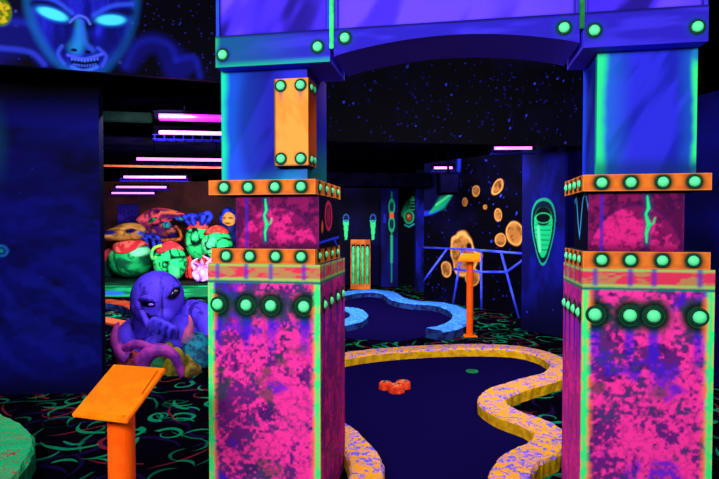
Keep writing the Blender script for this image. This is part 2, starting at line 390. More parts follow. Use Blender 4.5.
# ---- space mural on the far right
Sp = Plane(424, 10.9, 566, 8.3)
def space_paint(face, U, V, W, H):
    c = Canvas(U, V, s(2,1,9))
    if face != 'f': return c
    c.stars(160, W, H, 31, .010, s(40,50,210)); c.stars(24, W, H, 33, .016, s(60,90,255))
    c.mix(sst(fbm(U*1.2,V*1.2,6),.5,.8)*.5, s(10,8,50))
    m = Sp.sc(480)*1.0
    x, y = Sp(425, 166); R_ = 48*Sp.sc(440); c.ellipse(x, y, R_, R_*1.02, s(7,9,52), soft=.03); c.ellipse(x, y, R_, R_*1.02, s(36,48,200), ring=.07)
    c.stroke([Sp(430,213),(Sp(442,203)),Sp(452,194)], [.02,.10,.03], s(20,170,100), soft=.7); c.stroke([Sp(436,205),Sp(450,195)], .02, s(80,240,150), soft=.8, a=.8)
    f = fbm(U*16, V*16, 44)
    def rock(px, py, rx, ry, rot=0):
        x, y = Sp(px, py); k = Sp.sc(px)
        # the wall is seen obliquely, so a round rock is painted wider on the plane
        ux = (Sp(px+1,py)[0]-Sp(px-1,py)[0])/2
        ca, sa = math.cos(rot), math.sin(rot); X = (U-x)/ux; Y = (V-y)/k
        d = np.hypot((X*ca+Y*sa)/rx, (-X*sa+Y*ca)/ry) + (fbm(U*3.2+px, V*3.2, 50, 2)-.5)*.75
        c.mix(1-sst(d,.95,1.08), s(205,128,54)); c.mix((1-sst(d,.78,.92))*sst(f,.45,.66)*.8, s(110,58,28)); c.mix((1-sst(d,.5,.8))*.35, s(150,90,30))
        c.mix((1-sst(np.abs(d-.93),.02,.09))*.8, s(250,180,90))
    for a in ((463,252,14,21,0),(446,269,6,9,.1),(472,277,7,10,.2),(498,186.5,6,9,-.45),(476,191,4,6,0),(465,202,2.4,4,0),(485,207,2,2.6,.3),(498,216,4,7,.1),(514,235,9,14,.1),(500,240,5.5,8,0)): rock(*a)
    x, y = Sp(469,246); c.ellipse(x, y, .07, .06, s(20,10,8), soft=.4)
    x, y = Sp(500,186); c.ellipse(x, y, .03, .05, s(40,18,10), soft=.4, a=.8)
    c.ellipse(*Sp(501,321), .03, .03, s(20,30,160))
    return c
sp = painted_box('mural', Sp.L, .05, CEIL-.005, space_paint, loc=Sp.at(), rot=(0,0,Sp.rz), res=.012, faces='f')
tag(sp, 'starry mural of drifting orange asteroids and a dark planet behind the blue railing', 'mural')
# ---- blue wall with green pod painting
Bp = Plane(522, 7.7, 565, 7.15)
def pod_paint(face, U, V, W, H):
    c = Canvas(U, V, s(9,9,74))
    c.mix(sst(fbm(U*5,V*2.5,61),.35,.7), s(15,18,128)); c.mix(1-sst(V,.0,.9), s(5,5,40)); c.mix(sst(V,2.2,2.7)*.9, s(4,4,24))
    if face != 'f': c.c *= 1.0; return c
    m = Bp.sc(543); ux = (Bp(544,230)[0]-Bp(542,230)[0])/2
    def shape(k):  # upturned teardrop pod outline around (543,233)
        L = [(0,-33),(7,-30),(11,-20),(11,-5),(8,12),(4,26),(0,31),(-4,26),(-8,12),(-11,-5),(-11,-20),(-7,-30)]
        return [(Bp(543,233)[0]+q.x*ux*k, Bp(543,233)[1]-q.y*m*k) for q in smooth_path([(a_,b_,0) for a_, b_ in L], 4, True)]
    c.poly(shape(1.06), s(24,150,110)); c.poly(shape(.97), s(6,26,46)); c.poly(shape(.80), s(20,190,110))
    x, y = Bp(543, 233)
    c.mix((1-sst(np.hypot((U-x)/(9*ux),(V-(y+17*m))/(11*m)),.8,1.0)), s(4,10,16)); c.ellipse(x, y+15*m, 7.6*ux, 5*m, s(30,190,110), ring=.12)
    for i in range(6): c.stroke([(x-8*ux+i*.7*ux, y+8*m-i*5*m),(x+8*ux-i*.7*ux, y+8*m-i*5*m)], .006, s(6,60,50), a=.8)
    c.stroke([(x-5*ux,y+6*m),(x-3*ux,y-18*m)], .02, s(110,255,170), a=.7, soft=.8)
    c.ellipse(*Bp(527,312), .012, .012, s(40,60,230)); c.ellipse(*Bp(553,310), .008, .008, s(40,60,230))
    return c
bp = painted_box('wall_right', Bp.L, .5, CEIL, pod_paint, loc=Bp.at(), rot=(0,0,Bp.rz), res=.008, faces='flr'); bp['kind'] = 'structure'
P2 = atD(566, 225, 7.15); wall_seg('wall_right', (P2.x+.02,P2.y+.1), (3.75,3.2), CEIL, .1, M_wallr)
wall_seg('wall_right', (3.75,3.2), (5.2,-1), 3.7, .1, M_wallr)
# ---- centre back : alcove walls with green devices
wall_seg('wall_back', (-1.2,14.8), (0.2,14.8), CEIL, .1, M_black)
wall_seg('wall_back', (0.2,14.8), (4.5,14.8), CEIL, .1, M_black)
def col_panel(name, px0, px1, D, paint, th=.25):
    p = Plane(px0, D, px1, D)
    o_ = painted_box(name, p.L, th, CEIL, lambda f,U,V,W,H: paint(p,f,U,V,W,H), loc=p.at(), rot=(0,0,p.rz), res=.014, faces='flr'); return o_
def blue_base(U, V, sd, hi=s(11,12,92)):
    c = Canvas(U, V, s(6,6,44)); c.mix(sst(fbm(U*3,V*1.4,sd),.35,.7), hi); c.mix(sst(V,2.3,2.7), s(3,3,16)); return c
def paintA(p,f,U,V,W,H):
    c = Canvas(U, V, s(5,4,22)); m = p.sc(0)
    if f != 'f': return c
    c.mix(sst(fbm(U*2,V*1,3),.4,.8)*.7, s(9,8,60))
    for px in (346, 373):
        x, y = p(px, 231)
        c.poly([(x-3*m,y+11*m),(x+3*m,y+11*m),(x+1.1*m,y-9*m),(x-1.1*m,y-9*m)], s(60,230,130)); c.ellipse(x, y+14*m, 2.4*m, 2.2*m, s(20,20,60)); c.ellipse(x, y+13*m, 2.6*m, 3.4*m, s(40,90,170), ring=.3)
    return c
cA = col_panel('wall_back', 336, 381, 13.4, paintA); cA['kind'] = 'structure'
def paintB(p,f,U,V,W,H):
    c = blue_base(U,V,71)
    if f != 'f': return c
    m = p.sc(0); x = p(392,0)[0]
    Y = lambda py: p(392,py)[1]
    c.stroke([(x,Y(192)),(x,Y(282))], .55*m, s(16,140,90), soft=.8)
    for py, ry in ((207,7),(224,7)):
        c.ellipse(x, Y(py), 2.6*m, ry*m, s(24,170,100), ring=.28); c.ellipse(x, Y(py), 1.4*m, ry*.6*m, s(8,40,60))
    c.ellipse(x, Y(215.5), 2.2*m, 3*m, s(220,90,40), soft=.3)
    c.stroke([(p(385,0)[0],Y(215)),(p(385,0)[0],Y(222))], 1.2*m, s(30,30,160), soft=.6); c.stroke([(x,Y(236)),(x,Y(262))], 1.0*m, s(30,180,110), soft=.9)
    return c
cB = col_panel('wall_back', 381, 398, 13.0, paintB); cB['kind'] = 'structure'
def paintC(p,f,U,V,W,H):
    c = Canvas(U, V, s(4,3,16))
    if f != 'f': return c
    m = p.sc(0); Q = lambda a, b: p(a, b)
    c.stroke([Q(405,214),Q(408,204),Q(413,198)], [3.5*m,3*m,1.5*m], s(20,150,90), soft=.4)
    for i in range(4): c.stroke([Q(409,200+i*3.2),Q(415,200+i*3.2)], .5*m, s(50,210,130))
    x, y = Q(409,217); c.ellipse(x,y,5.2*m,7*m,s(40,220,130),soft=.1); c.ellipse(x,y,4*m,5.2*m,s(10,40,60),soft=.2); c.ellipse(x,y,2.6*m,3.6*m,s(200,80,60),soft=.3); c.ellipse(x-.6*m,y+1*m,1*m,1.4*m,s(250,190,80))
    c.stroke([Q(405,225),Q(409,227),Q(414,224)], .7*m, s(40,200,200)); return c
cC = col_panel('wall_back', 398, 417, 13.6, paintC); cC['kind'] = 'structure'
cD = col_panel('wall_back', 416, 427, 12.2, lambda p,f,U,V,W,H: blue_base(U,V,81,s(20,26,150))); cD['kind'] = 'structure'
# orange grille with four green bars standing against the alcove
g0 = atD(360.5, 289, 12.6); k = 12.6/F
t = empty('grille', (g0.x, g0.y, 0)); tag(t, 'small orange frame holding four upright glowing green bars against far wall', 'grille')
zt = atD(360, 239.5, 12.6).z; bm = bmesh.new()
box(bm, -9.8*k, 9.8*k, -.03, .03, zt-5*k, zt, .008)
for i in range(5): x = -9.4*k + i*4.7*k; box(bm, x-.5*k, x+.5*k, -.025, .025, 0.02, zt-5*k)
box(bm, -9.8*k, 9.8*k, -.05, .05, 0, .12)
obj('frame', bm, mottled('orange_frame_paint', s(170,76,16), s(214,112,30), 4), t)
mgb = mottled('green_bar_paint', s(20,190,110), s(60,240,140), 6)
for i in range(4):
    bm = bmesh.new(); x = -7.1*k+i*4.7*k
    tube(bm, [(x,0,.12),(x,0,zt-9*k),(x,0,zt-6.5*k)], [1.6*k,1.6*k,.6*k], 10); obj('bar', bm, mgb, t, smooth=True)
# hanging dark box in front of planet
def hang_box(px0, px1, py0, py1, D, dep, nm, lab, cat, m=M_black):
    a = atD(px0, py0, D); b = atD(px1, py1, D); t_ = empty(nm, ((a.x+b.x)/2, a.y, b.z)); tag(t_, lab, cat)
    w = (b.x-a.x)/2; h = a.z-b.z
    bm = bmesh.new(); box(bm, -w, w, 0, dep, 0, h, .015); obj('cabinet', bm, m, t_)
    bm = bmesh.new(); box(bm, -w*.86, w*.86, -.012, .0, h*.08, h*.92, .004); obj('front_panel', bm, M_dark, t_)
    bm = bmesh.new(); tube(bm, [(0,dep/2,h),(0,dep/2,CEIL-b.z)], .02, 8); obj('hanger', bm, M_black, t_)
hang_box(439, 460, 172, 194, 8.9, .3, 'speaker', 'dark box speaker hanging from ceiling before the painted planet', 'speaker')
# ceiling beams across the low ceiling
def cbeam(px0, py0, px1, py1, D0, D1, th, hh, lab, m=M_black, name='ceiling_beam'):
    a = atD(px0, py0, D0); b = atD(px1, py1, D1); d = Vector((b.x-a.x, b.y-a.y, 0))
    bm = bmesh.new(); box(bm, 0, d.length, 0, th, 0, hh, .01); o_ = obj(name, bm, m, None, (a.x,a.y,a.z), (0,0,math.atan2(d.y,d.x))); tag(o_, lab, 'beam'); return o_
cbeam(98, 166.5, 260, 167, 8.4, 8.8, .05, .03, 'thin orange trim rail running under the low ceiling beside the light tubes', mottled('rust_orange_paint', s(90,30,8), s(110,40,12), 3), 'trim_rail')
cbeam(98, 121, 152, 122, 5.2, 5.3, .12, .10, 'dull grey-green metal duct end left of the tube lights', mottled('dull_green_paint', s(2,6,5), s(4,10,8), 3, rough=1.0, spec=0), 'duct')
cbeam(326, 186, 432, 176, 10.2, 10.4, .5, .26, 'black boxed ceiling beam over the central alcove')
cbeam(330, 138, 425, 136, 8.6, 8.8, .4, .2, 'black ceiling beam above small violet light on the right')
# ================================================================== LIGHT FIXTURES
def fixture(px, py, D, length, yaw, lab, tm=M_tube, guard=True, grp='violet tube lights under the low ceiling'):
    p = atD(px, py, D); t_ = empty('tube_light', (p.x, p.y, p.z), yaw); tag(t_, lab, 'tube light', grp)
    bm = bmesh.new(); box(bm, 0, length, -.04, .05, .035, .06, .006); obj('housing', bm, M_house, t_)
    for x in (.01, length-.05): bm = bmesh.new(); box(bm, x, x+.04, -.03, .03, -.02, .04); obj('lamp_holder', bm, M_house, t_)
    bm = bmesh.new(); tube(bm, [(.05,0,0),(length-.05,0,0)], .022 if guard else .034, 12); obj('tube', bm, tm, t_, smooth=True)
    if guard:
        bm = bmesh.new(); n_ = int(length/.09)
        for i in range(n_+1): x = .02+i*(length-.04)/n_; box(bm, x-.004, x+.004, -.055, -.049, -.07, -.026); box(bm, x-.004, x+.004, -.055, .055, -.073, -.067)
        for z in (-.07, -.028): box(bm, 0, length, -.056, -.05, z-.004, z+.004)
        for y in (-.05,0,.05): box(bm, 0, length, y-.004, y+.004, -.075, -.069)
        obj('wire_guard', bm, M_guard, t_)
    for x in (length*.2, length*.8):
        bm = bmesh.new(); tube(bm, [(x,0,.07),(x,0,CEIL-p.z+.005)], .006, 6); obj('suspension_rod', bm, M_house, t_)
    return t_
Y8 = math.radians(7)
fixture(154, 117, 4.95, 1.35, Y8, 'dim magenta fixture reflection built as a glowing bar, topmost in the stack of tubes at left', tm=M_reflglow, guard=False)  # reflection of the fixture, built as a dim emitting tube
fixture(154, 132.5, 5.35, 1.3, Y8, 'bright violet tube light with pale wire guard, second from top at left')
fixture(133, 159, 7.2, 1.35, Y8, 'long bright violet tube light just above the orange trim rail')
fixture(121, 177, 9.7, 1.2, Y8*.4, 'violet tube light just below the orange trim rail')
fixture(114, 187, 12.0, 1.2, Y8*.4, 'small violet tube light, second from the bottom at left')
fixture(110, 193, 14.2, 1.2, Y8*.4, 'smallest and lowest violet tube light above the painted bricks')
fixture(490, 148.5, 7.25, .60, -.04, 'short violet tube light hanging right of centre over asteroid mural')
fixture(431, 168, 9.4, .42, -.04, 'tiny violet tube light hanging above the dark planet')
# ================================================================== GATE
A_ = math.radians(10); GO = Vector((-.789, 2.812, 0)); cu, su = math.cos(A_), math.sin(A_)
def gu(px, v):  # u on gate plane v for a pixel column (near horizon)
    k = (px-359.5)/F  # x = k*y
    # x = GO.x + u c + v s ; y = GO.y - u s + v c
    return (k*(GO.y+v*cu) - GO.x - v*su)/(cu + k*su)
def gate_empty(name, u, v, z=0): return empty(name, (GO.x+u*cu+v*su, GO.y-u*su+v*cu, z), -A_)
bolt_me = None
def add_bolt(parent, x, y, z, face, r=.024, ring=True):
    global bolt_me
    if bolt_me is None:
        bm = bmesh.new(); prof = [(1.0,0),(1.0,.25),(.88,.55),(.6,.82),(.3,.96),(0.02,1.0)]
        rings = [[bm.verts.new((p*math.cos(2*PI*i/18), -q, p*math.sin(2*PI*i/18))) for i in range(18)] for p, q in prof]
        for a, b in zip(rings, rings[1:]):
            for i in range(18): f = bm.faces.new((a[i], a[(i+1)%18], b[(i+1)%18], b[i])); f.material_index = 0
        bm.faces.new(rings[-1])
        prof = [(1.0,.02),(1.05,.22),(1.35,.16),(1.45,0)]
        rings = [[bm.verts.new((p*math.cos(2*PI*i/18), -q, p*math.sin(2*PI*i/18))) for i in range(18)] for p, q in prof]
        for a, b in zip(rings, rings[1:]):
            for i in range(18): f = bm.faces.new((a[i], a[(i+1)%18], b[(i+1)%18], b[i])); f.material_index = 1
        bmesh.ops.recalc_face_normals(bm, faces=bm.faces[:])
        bolt_me = bpy.data.meshes.new('bolt'); bm.to_mesh(bolt_me); bm.free()
        bolt_me.materials.append(M_bolt); bolt_me.materials.append(M_ring)
        bolt_me.polygons.foreach_set('use_smooth', [True]*len(bolt_me.polygons))
    o_ = bpy.data.objects.new('bolt', bolt_me); C.objects.link(o_); o_.parent = parent
    o_.location = (x, y, z); o_.rotation_euler = (0, 0, {'f':0,'r':PI/2,'l':-PI/2}[face]); o_.scale = (r, r*.8, r)
    return o_
G_HOT = s(50,240,120); PINK = s(252,52,150)
def plinth_paint(seed, fr, zb, bright_side):
    def paint(face, U, V, W, H):
        c = Canvas(U, V, s(98,30,112))
        sx = U+seed*3.1+{'f':0,'r':7,'l':13,'b':20}[face]
        big = fbm(sx*3.5, V*3.5, seed, 3); mid = fbm(sx*11, V*11, seed+5, 4); fine = fbm(sx*60, V*60, seed+9, 2)
        k = sst(big*.30+mid*.38+fine*.30+fbm(sx*28, V*28, seed+21, 3)*.12, .44, .64)
        c.mix(sst(fbm(sx*9+5, V*9, seed+31, 4),.42,.68)*.75, s(66,52,104)); c.mix(sst(fbm(sx*13+9, V*13, seed+35, 4)+(fine-.5)*.3,.50,.66)*.6, s(52,14,84)); c.mix(sst(fine*.5+mid*.5,.40,.62)*.6, s(150,24,112)); k2 = sst(np.abs(fbm(sx*17, V*17, seed+25, 3)-.5), .0, .035); c.mix(sst(k,.15,1.0)*(.5+.5*k2)*(.62+.38*sst(fine,.3,.6)), PINK)
        c.mix(sst(fbm(sx*6, V*6, seed+40, 4), .60, .72)*.85*sst(fine,.25,.55), s(56,26,190))
        c.mix(sst(fbm(sx*8+3, V*8, seed+60, 4), .62, .75)*.7, s(30,60,60))
        if face in 'rl': c.mix((.45 if face == 'r' else .6)+0*U, s(176,30,104) if face == 'r' else s(230,44,150)); c.mix(sst(fbm(sx*40, V*4, seed+90, 3),.5,.7)*.6, s(110,24,120))  # side shading put into the colour: right face darker, left face brighter
        halo = [(f*W, zb) for f in fr] if face == 'f' else [(f*W, zb) for f in (.14,.38,.64,.88)]
        hr = .066 if face == 'f' else .042
        for x, z in halo:  # airbrushed drips and rings
            c.mix((1-sst(np.abs(U-x), .008, .034))*sst(V, z-.40+.1*math.sin(x*40), z-.05)*(1-sst(V, z, z+.01))*.85, s(44,20,200))
            c.ellipse(x, z, hr*1.2, hr*1.2, s(14,60,50), soft=.35, a=.85); c.ellipse(x, z, hr*.98, hr*.98, s(3,16,13), soft=.3)
            c.ellipse(x, z, hr*.7, hr*.7, s(30,120,60), ring=.10, a=.35)
        # warm speckled fringe then green glow edges
        fr_ = fbm(sx*26, V*26, seed+70, 3)
        ew = .044 if face == 'f' else .03
        if face == 'f':
            e = np.minimum(U, W-U)
            c.mix((1-sst(e, ew*.6, ew*1.4))*sst(fr_, .38, .56)*.9, s(255,120,60))
            c.mix((1-sst(e + (fr_-.5)*.02, ew*.35, ew*.95)), G_HOT)
            c.mix((1-sst(e, 0, .012))*sst(fr_,.45,.55)*.6, s(250,140,60))
        else:
            near = U if face == 'r' else W-U
            c.mix((1-sst(near + (fr_-.5)*.02, .004, .02)), s(150,235,90))
            c.mix((1-sst(W-near, 0, .02))*.6, s(30,20,130))
        # capping strip of yellow green with orange and blue dashes
        st = .085
        c.mix(sst(V, H-st-.004, H-st+.004), s(215,50,80))
        ln = sst(fbm(U*16+seed, V*40, seed+80, 3), .40, .60)
        c.mix(sst(V, H-st, H-st+.002)*ln*.5, s(130,170,70))
        for z, w_ in ((H-.006,.009),(H-st+.006,.010)): c.mix((1-sst(np.abs(V-z), w_*.2, w_*1.2))*.75, s(130,215,90))
        c.mix((1-sst(np.abs(V-(H-st-.008)), .003, .010)), s(14,110,100))
        for x, z in halo: c.mix((1-sst(np.abs(U-x), .002, .020))*sst(V, H-st, H-st+.01)*.7, s(24,40,170))
        return c
    return paint
def band_paint(fr):
    def paint(face, U, V, W, H):
        c = Canvas(U, V, s(228,118,34)); f = fbm(U*14, V*30, 5)
        c.mix(sst(f,.35,.75)*.7, s(198,78,40)); 
        for x in [q*W for q in (fr if face == 'f' else (.14,.38,.62,.86))]:
            a = .036 if face == 'f' else .028
            c.ellipse(x, H/2, a*1.25, H*.62, s(60,60,20), soft=.35, a=.8); c.ellipse(x, H/2, a*1.0, H*.48, s(5,24,18), soft=.2)
        e = np.minimum(np.minimum(U, W-U), np.minimum(V, H-V)); c.mix((1-sst(e, .001, .006))*.7, s(250,150,60))
        return c
    return paint
def neck_paint(seed, crack):
    def paint(face, U, V, W, H):
        c = Canvas(U, V, s(40,8,50)); f = fbm(U*16+seed, V*16, seed, 4)
        if face != 'f':
            c = Canvas(U, V, s(6,5,30)); 
            if face == 'r':
                c.ellipse(W*.45, H*.62, W*.16, H*.26, s(200,40,90), ring=.22); c.ellipse(W*.45, H*.62, W*.10, H*.18, s(150,30,70), soft=.5)
                c.ellipse(W*.15, H*.4, .02, .03, s(220,100,40), soft=.4); c.stroke([(0,.03),(W,.05)], .006, s(40,60,240)); c.stroke([(W*.7,.05),(W*.9,.0)], .006, s(40,60,240))
            if face == 'l':
                P_ = [(W*.98,.20),(W*.8,.28),(W*.62,.24),(W*.5,.13),(W*.42,.06),(W*.3,.13),(W*.16,.26),(W*.05,.24)]
                c.stroke(P_, .009, s(30,130,190)); c.stroke([(a,b+.01) for a,b in P_], .004, s(90,200,255))
            return c
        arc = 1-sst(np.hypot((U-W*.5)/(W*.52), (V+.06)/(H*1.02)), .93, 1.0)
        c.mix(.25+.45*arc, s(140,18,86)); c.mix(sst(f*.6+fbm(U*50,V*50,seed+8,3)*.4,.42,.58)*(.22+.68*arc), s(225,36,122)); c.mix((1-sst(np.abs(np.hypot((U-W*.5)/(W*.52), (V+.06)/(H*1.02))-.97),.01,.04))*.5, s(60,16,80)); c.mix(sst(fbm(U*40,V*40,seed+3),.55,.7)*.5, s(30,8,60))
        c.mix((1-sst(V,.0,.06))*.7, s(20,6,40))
        c.mix((1-sst(np.abs(U-.06), .004, .012))*.7, s(50,30,170))
        x = crack*W; P_ = [(x,H*.92),(x+.006,H*.72),(x-.006,H*.62),(x+.008,H*.45),(x-.002,H*.3),(x,.04)]
        c.stroke(P_, .016, s(20,60,110), a=.8, soft=.8); c.stroke(P_, [.004,.007,.005,.009,.006,.003], s(30,230,120), soft=.5)
        c.stroke([(x,H*.38),(x+.03,H*.48),(x+.034,H*.56)], .004, s(30,200,110))
        e = np.minimum(U, W-U); c.mix((1-sst(e,.0,.010))*.5, s(90,30,90)); return c
    return paint
def block_paint(seed, right):
    def paint(face, U, V, W, H):
        c = Canvas(U, V, s(24,30,160)); f = fbm((U-V*.62)*9+seed, (V+U*.7)*1.3, seed, 3)
        if face in 'lb' or (face == 'r'):
            c = Canvas(U, V, s(16,18,120)); 
            if face == 'r': c.mix(1-sst(V,.0,.3), s(10,90,90)); c.mix(sst(V,.3,.58)*.8, s(60,30,120))
            if face == 'l': c.mix(1-sst(U, .0, .12), s(20,60,230)); c.mix(1-sst(W-U,.0,.05), s(30,200,140)); c.mix(sst(f,.5,.7)*.3, s(30,80,200))
            return c
        c.mix(sst(f,.48,.60)*.55, s(50,50,225)); c.mix((1-sst(f,.36,.48))*.7, s(16,28,140))
        wob = (fbm(U*5, V*6, seed+9)-.5)*.03
        if right:
            c.mix((1-sst(U+wob, .0, .17))*.55, s(20,130,190)); c.mix((1-sst(U+wob, .015, .055)), s(40,225,130))
            c.mix((1-sst(W-U+wob, .0, .10))*.6, s(20,110,190)); c.mix((1-sst(W-U+wob, .006, .032))*sst(fbm(U*2,V*7,3),.2,.5), s(50,235,120)); c.mix((1-sst(V,.02,.1))*.7, s(12,40,90))
            c.mix(sst(V,H-.06,H)*.6, s(16,60,150))
        else:
            c.mix((1-sst(U+wob, .0, .30))*.6, s(20,100,210)); c.mix((1-sst(U+wob, .0, .05)), s(20,220,140)); c.mix((1-sst(U, .0, .008)), s(10,140,170))
            c.mix((1-sst(V+wob+ (W-U)*.3,.0,.16))*.8, s(20,150,160)); c.mix(sst(U,W-.08,W)*.4, s(60,50,180)); c.mix((1-sst(np.hypot(U-.23,(V-.3)*.35),.10,.17))*.5*(V>0), s(14,14,90))
        return c
    return paint
Z_PL, Z_B1, Z_B2a, Z_B2b, Z_TOP = 1.30, 1.378, 1.656, 1.732, 2.325
def pillar(px0, px1, d, lab, seed, right):
    w0 = gu(px0, 0); w1 = gu(px1, 0); W = w1-w0
    t_ = gate_empty('pillar', w0, 0); tag(t_, lab, 'pillar', 'painted gateway pillars')
    fr = (.10,.37,.55,.89) if right else (.09,.35,.57,.86)
    zb = 1.087
    pl = painted_box('plinth', W, d, Z_PL, plinth_paint(seed, fr, zb, right), t_, res=.0045, faces='flr')
    bm = bmesh.new()
    for f in fr: add_bolt(pl, f*W, 0, zb, 'f', .029)
    for f in (.14,.38,.64,.88):
        add_bolt(pl, W, f*d, zb, 'r', .022); add_bolt(pl, 0, f*d, zb, 'l', .022)
    bm.free()
    # bands
    fb = (.22,.5,.72,.93) if False else (.15,.38,.63,.87)
    def sub(name, pxa, pxb, vin, z0, z1, paint, dd, res=.005, faces='flr'):
        a = gu(pxa, vin)-w0; b = gu(pxb, vin)-w0
        return painted_box(name, b-a, dd, z1-z0, paint, t_, (a, vin, z0), res=res, faces=faces), a, b-a
    if right: xs = dict(b1=(583.5,711), nk=(588,684), b2=(582.5,711), bl=(595.5,695))
    else: xs = dict(b1=(211,315), nk=(236,319), b2=(209,315.5), bl=(222,307.5))
    o1, a1, wb1 = sub('lower_band', *xs['b1'], .012, Z_PL, Z_B1, band_paint(fb), d-.02)
    nf = (.29,.30) # keep
    o2, a2, wb2 = sub('upper_band', *xs['b2'], .012, Z_B2a, Z_B2b, band_paint(fb), d-.02)
    for o_, w_, h_ in ((o1, wb1, Z_B1-Z_PL), (o2, wb2, Z_B2b-Z_B2a)):
        for f in fb: add_bolt(o_, f*w_, 0, h_/2, 'f', .0235)
        for f in (.14,.38,.62,.86): add_bolt(o_, w_, f*(d-.02), h_/2, 'r', .018); add_bolt(o_, 0, f*(d-.02), h_/2, 'l', .018)
    nd = d-.14
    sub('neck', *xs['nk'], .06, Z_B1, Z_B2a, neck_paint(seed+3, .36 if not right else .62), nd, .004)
    o4, a4, wb4 = sub('upper_block', *xs['bl'], .05, Z_B2b, Z_TOP, block_paint(seed+5, right), d-.16 if right else d-.2, .008)
    return t_, w0, W, (a4, wb4)
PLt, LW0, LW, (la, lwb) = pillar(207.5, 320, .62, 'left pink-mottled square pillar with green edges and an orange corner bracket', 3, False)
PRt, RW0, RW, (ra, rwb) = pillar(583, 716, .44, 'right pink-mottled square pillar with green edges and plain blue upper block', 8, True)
# orange corner bracket on the left pillar
v_b = -.012; bx0 = gu(274.5, v_b)-LW0; bx1 = gu(308.5, v_b)-LW0
zb0 = 1.5+(225-166)/F*2.73; zb1 = 1.5+(225-80)/F*2.73
def brk_paint(face, U, V, W, H):
    c = Canvas(U, V, s(236,138,48))
    c.mix(sst(fbm((U+V*.6)*9,(V-U)*3,2),.45,.65)*.5, s(255,170,70))
    c.mix(sst(V,.0,.02)*0, s(0,0,0))
    if face == 'r': c = Canvas(U, V, s(190,70,20))
    c.mix((1-sst(U,.002,.014))*(face=='f')*.9, s(8,50,40)); c.mix((1-sst(V,.002,.010))*.6, s(60,60,30))
    xs_ = (.2,.78) if face == 'f' else (.3,.7)
    for x in xs_:
        for z in (.035, H-.035):
            c.ellipse(x*W, z, .032, .032, s(70,80,40), soft=.4, a=.8); c.ellipse(x*W, z, .025, .025, s(5,26,20), soft=.2)
            c.mix((1-sst(np.abs(U-x*W), .004, .018))*sst(V,z-.1,z-.03)*(1-sst(V,z,z+.005))*.5, s(60,70,110))
    return c
br = painted_box('bracket', bx1-bx0, .16, zb1-zb0, brk_paint, PLt, (bx0, v_b, zb0), res=.004, faces='fr')
for z in (.035, zb1-zb0-.035):
    for x in (.2,.78): add_bolt(br, x*(bx1-bx0), 0, z, 'f', .022)
    for y in (.05,.11): add_bolt(br, bx1-bx0, y, z, 'r', .017)
# ---- lintel
vb = -.012; Z0 = 2.300; ZF = 2.458; ZT = 3.12
bt = gate_empty('lintel', 0, vb); tag(bt, 'violet-blue arched lintel spanning both pillars with bolted lower flange', 'arch')
def lint_paint(seed):
    def paint(face, U, V, W, H):
        c = Canvas(U, V, s(66,42,222)); f = fbm((U-V*.55)*5+seed, (V+U*.5)*1.6, seed, 3)
        if face != 'f': return Canvas(U, V, s(16,40,60))
        c.mix(sst(f,.42,.60), s(98,66,250)); c.mix((1-sst(f,.28,.42))*.95, s(30,18,120))
        c.mix(sst(U,W*.75,W)*.35, s(60,40,200))
        e = np.minimum(np.minimum(U, W-U), V); c.mix((1-sst(e,.002,.012))*.9, s(8,6,50)); return c
    return paint
def flange_paint(seed, bolts, green):
    def paint(face, U, V, W, H):
        if face != 'f': return Canvas(U, V, s(26,24,130))
        c = Canvas(U, V, s(40,30,170)); f = fbm(U*4+seed, V*20, seed, 3); c.mix(sst(f,.4,.7)*.5, s(66,52,225))
        c.mix(green*(1-sst(U,.0,.6))*.9, s(12,84,116)); c.mix(green*(1-sst(V,.0,.035))*.8, s(20,170,120)); c.mix(green*(1-sst(U,.0,.03)), s(20,170,110))
        c.mix(sst(V,H-.016,H-.004)*.8, s(8,8,60))
        for x, z in bolts:
            c.ellipse(x, z, .045, .045, s(20,60,150), soft=.5, a=.7); c.ellipse(x, z, .034, .034, s(6,20,60), soft=.3)
        return c
    return paint
segs = [(gu(218.5,vb), gu(331,vb), .30, 1.0, [(224,.062),(318,.075)], None),
        (gu(335,vb), gu(576.5,vb), .30, 0.0, [(345,.110),(562,.095)], 'arch'),
        (gu(580.5,vb), gu(703,vb), .30, 0.0, [(592,.075),(694,.064)], None)]
for i, (u0, u1, dep, grn, bl, arch) in enumerate(segs):
    W = u1-u0
    bfn = (lambda U, W=W: .022 + .072*np.sin(np.clip(U/W,0,1)*PI)**.8*np.ones_like(U)) if arch else None
    bolts = [(gu(px,vb-.02)-u0, z) for px, z in bl]
    fl = painted_box('flange', W, dep+.06, ZF-Z0, flange_paint(4+i, bolts, grn), bt, (u0, -.02, Z0), res=.006, faces='fb', bottom=bfn, base=s(84,64,245))  # base raised to put floor bounce light into the underside colour
    for x, z in bolts: add_bolt(fl, x, 0, z, 'f', .024)
    painted_box('panel', W-.03, dep, ZT-ZF, lint_paint(20+i), bt, (u0+.015, .0, ZF), res=.008, faces='f', base=s(12,12,60))
    bm = bmesh.new(); box(bm, u0, u0+.016, -.012, dep, ZF, ZT); box(bm, u1-.016, u1, -.012, dep, ZF, ZT); obj('panel_rim', bm, mottled('blue_rim_paint', s(20,90,170), s(30,60,200), 4) if i == 0 else mottled('indigo_rim_paint', s(40,34,170), s(56,44,200), 4), bt)
for k_, px in enumerate((333, 578.5)):
    u = gu(px, vb); bm = bmesh.new(); box(bm, u-.0105, u+.0105, -.03, .28, 2.36 if k_ == 0 else 2.385, ZT, .003); obj('divider_strip', bm, M_green_strip if k_ == 0 else mottled('dull_green_strip_paint', s(14,110,40), s(20,140,60), 8), bt)
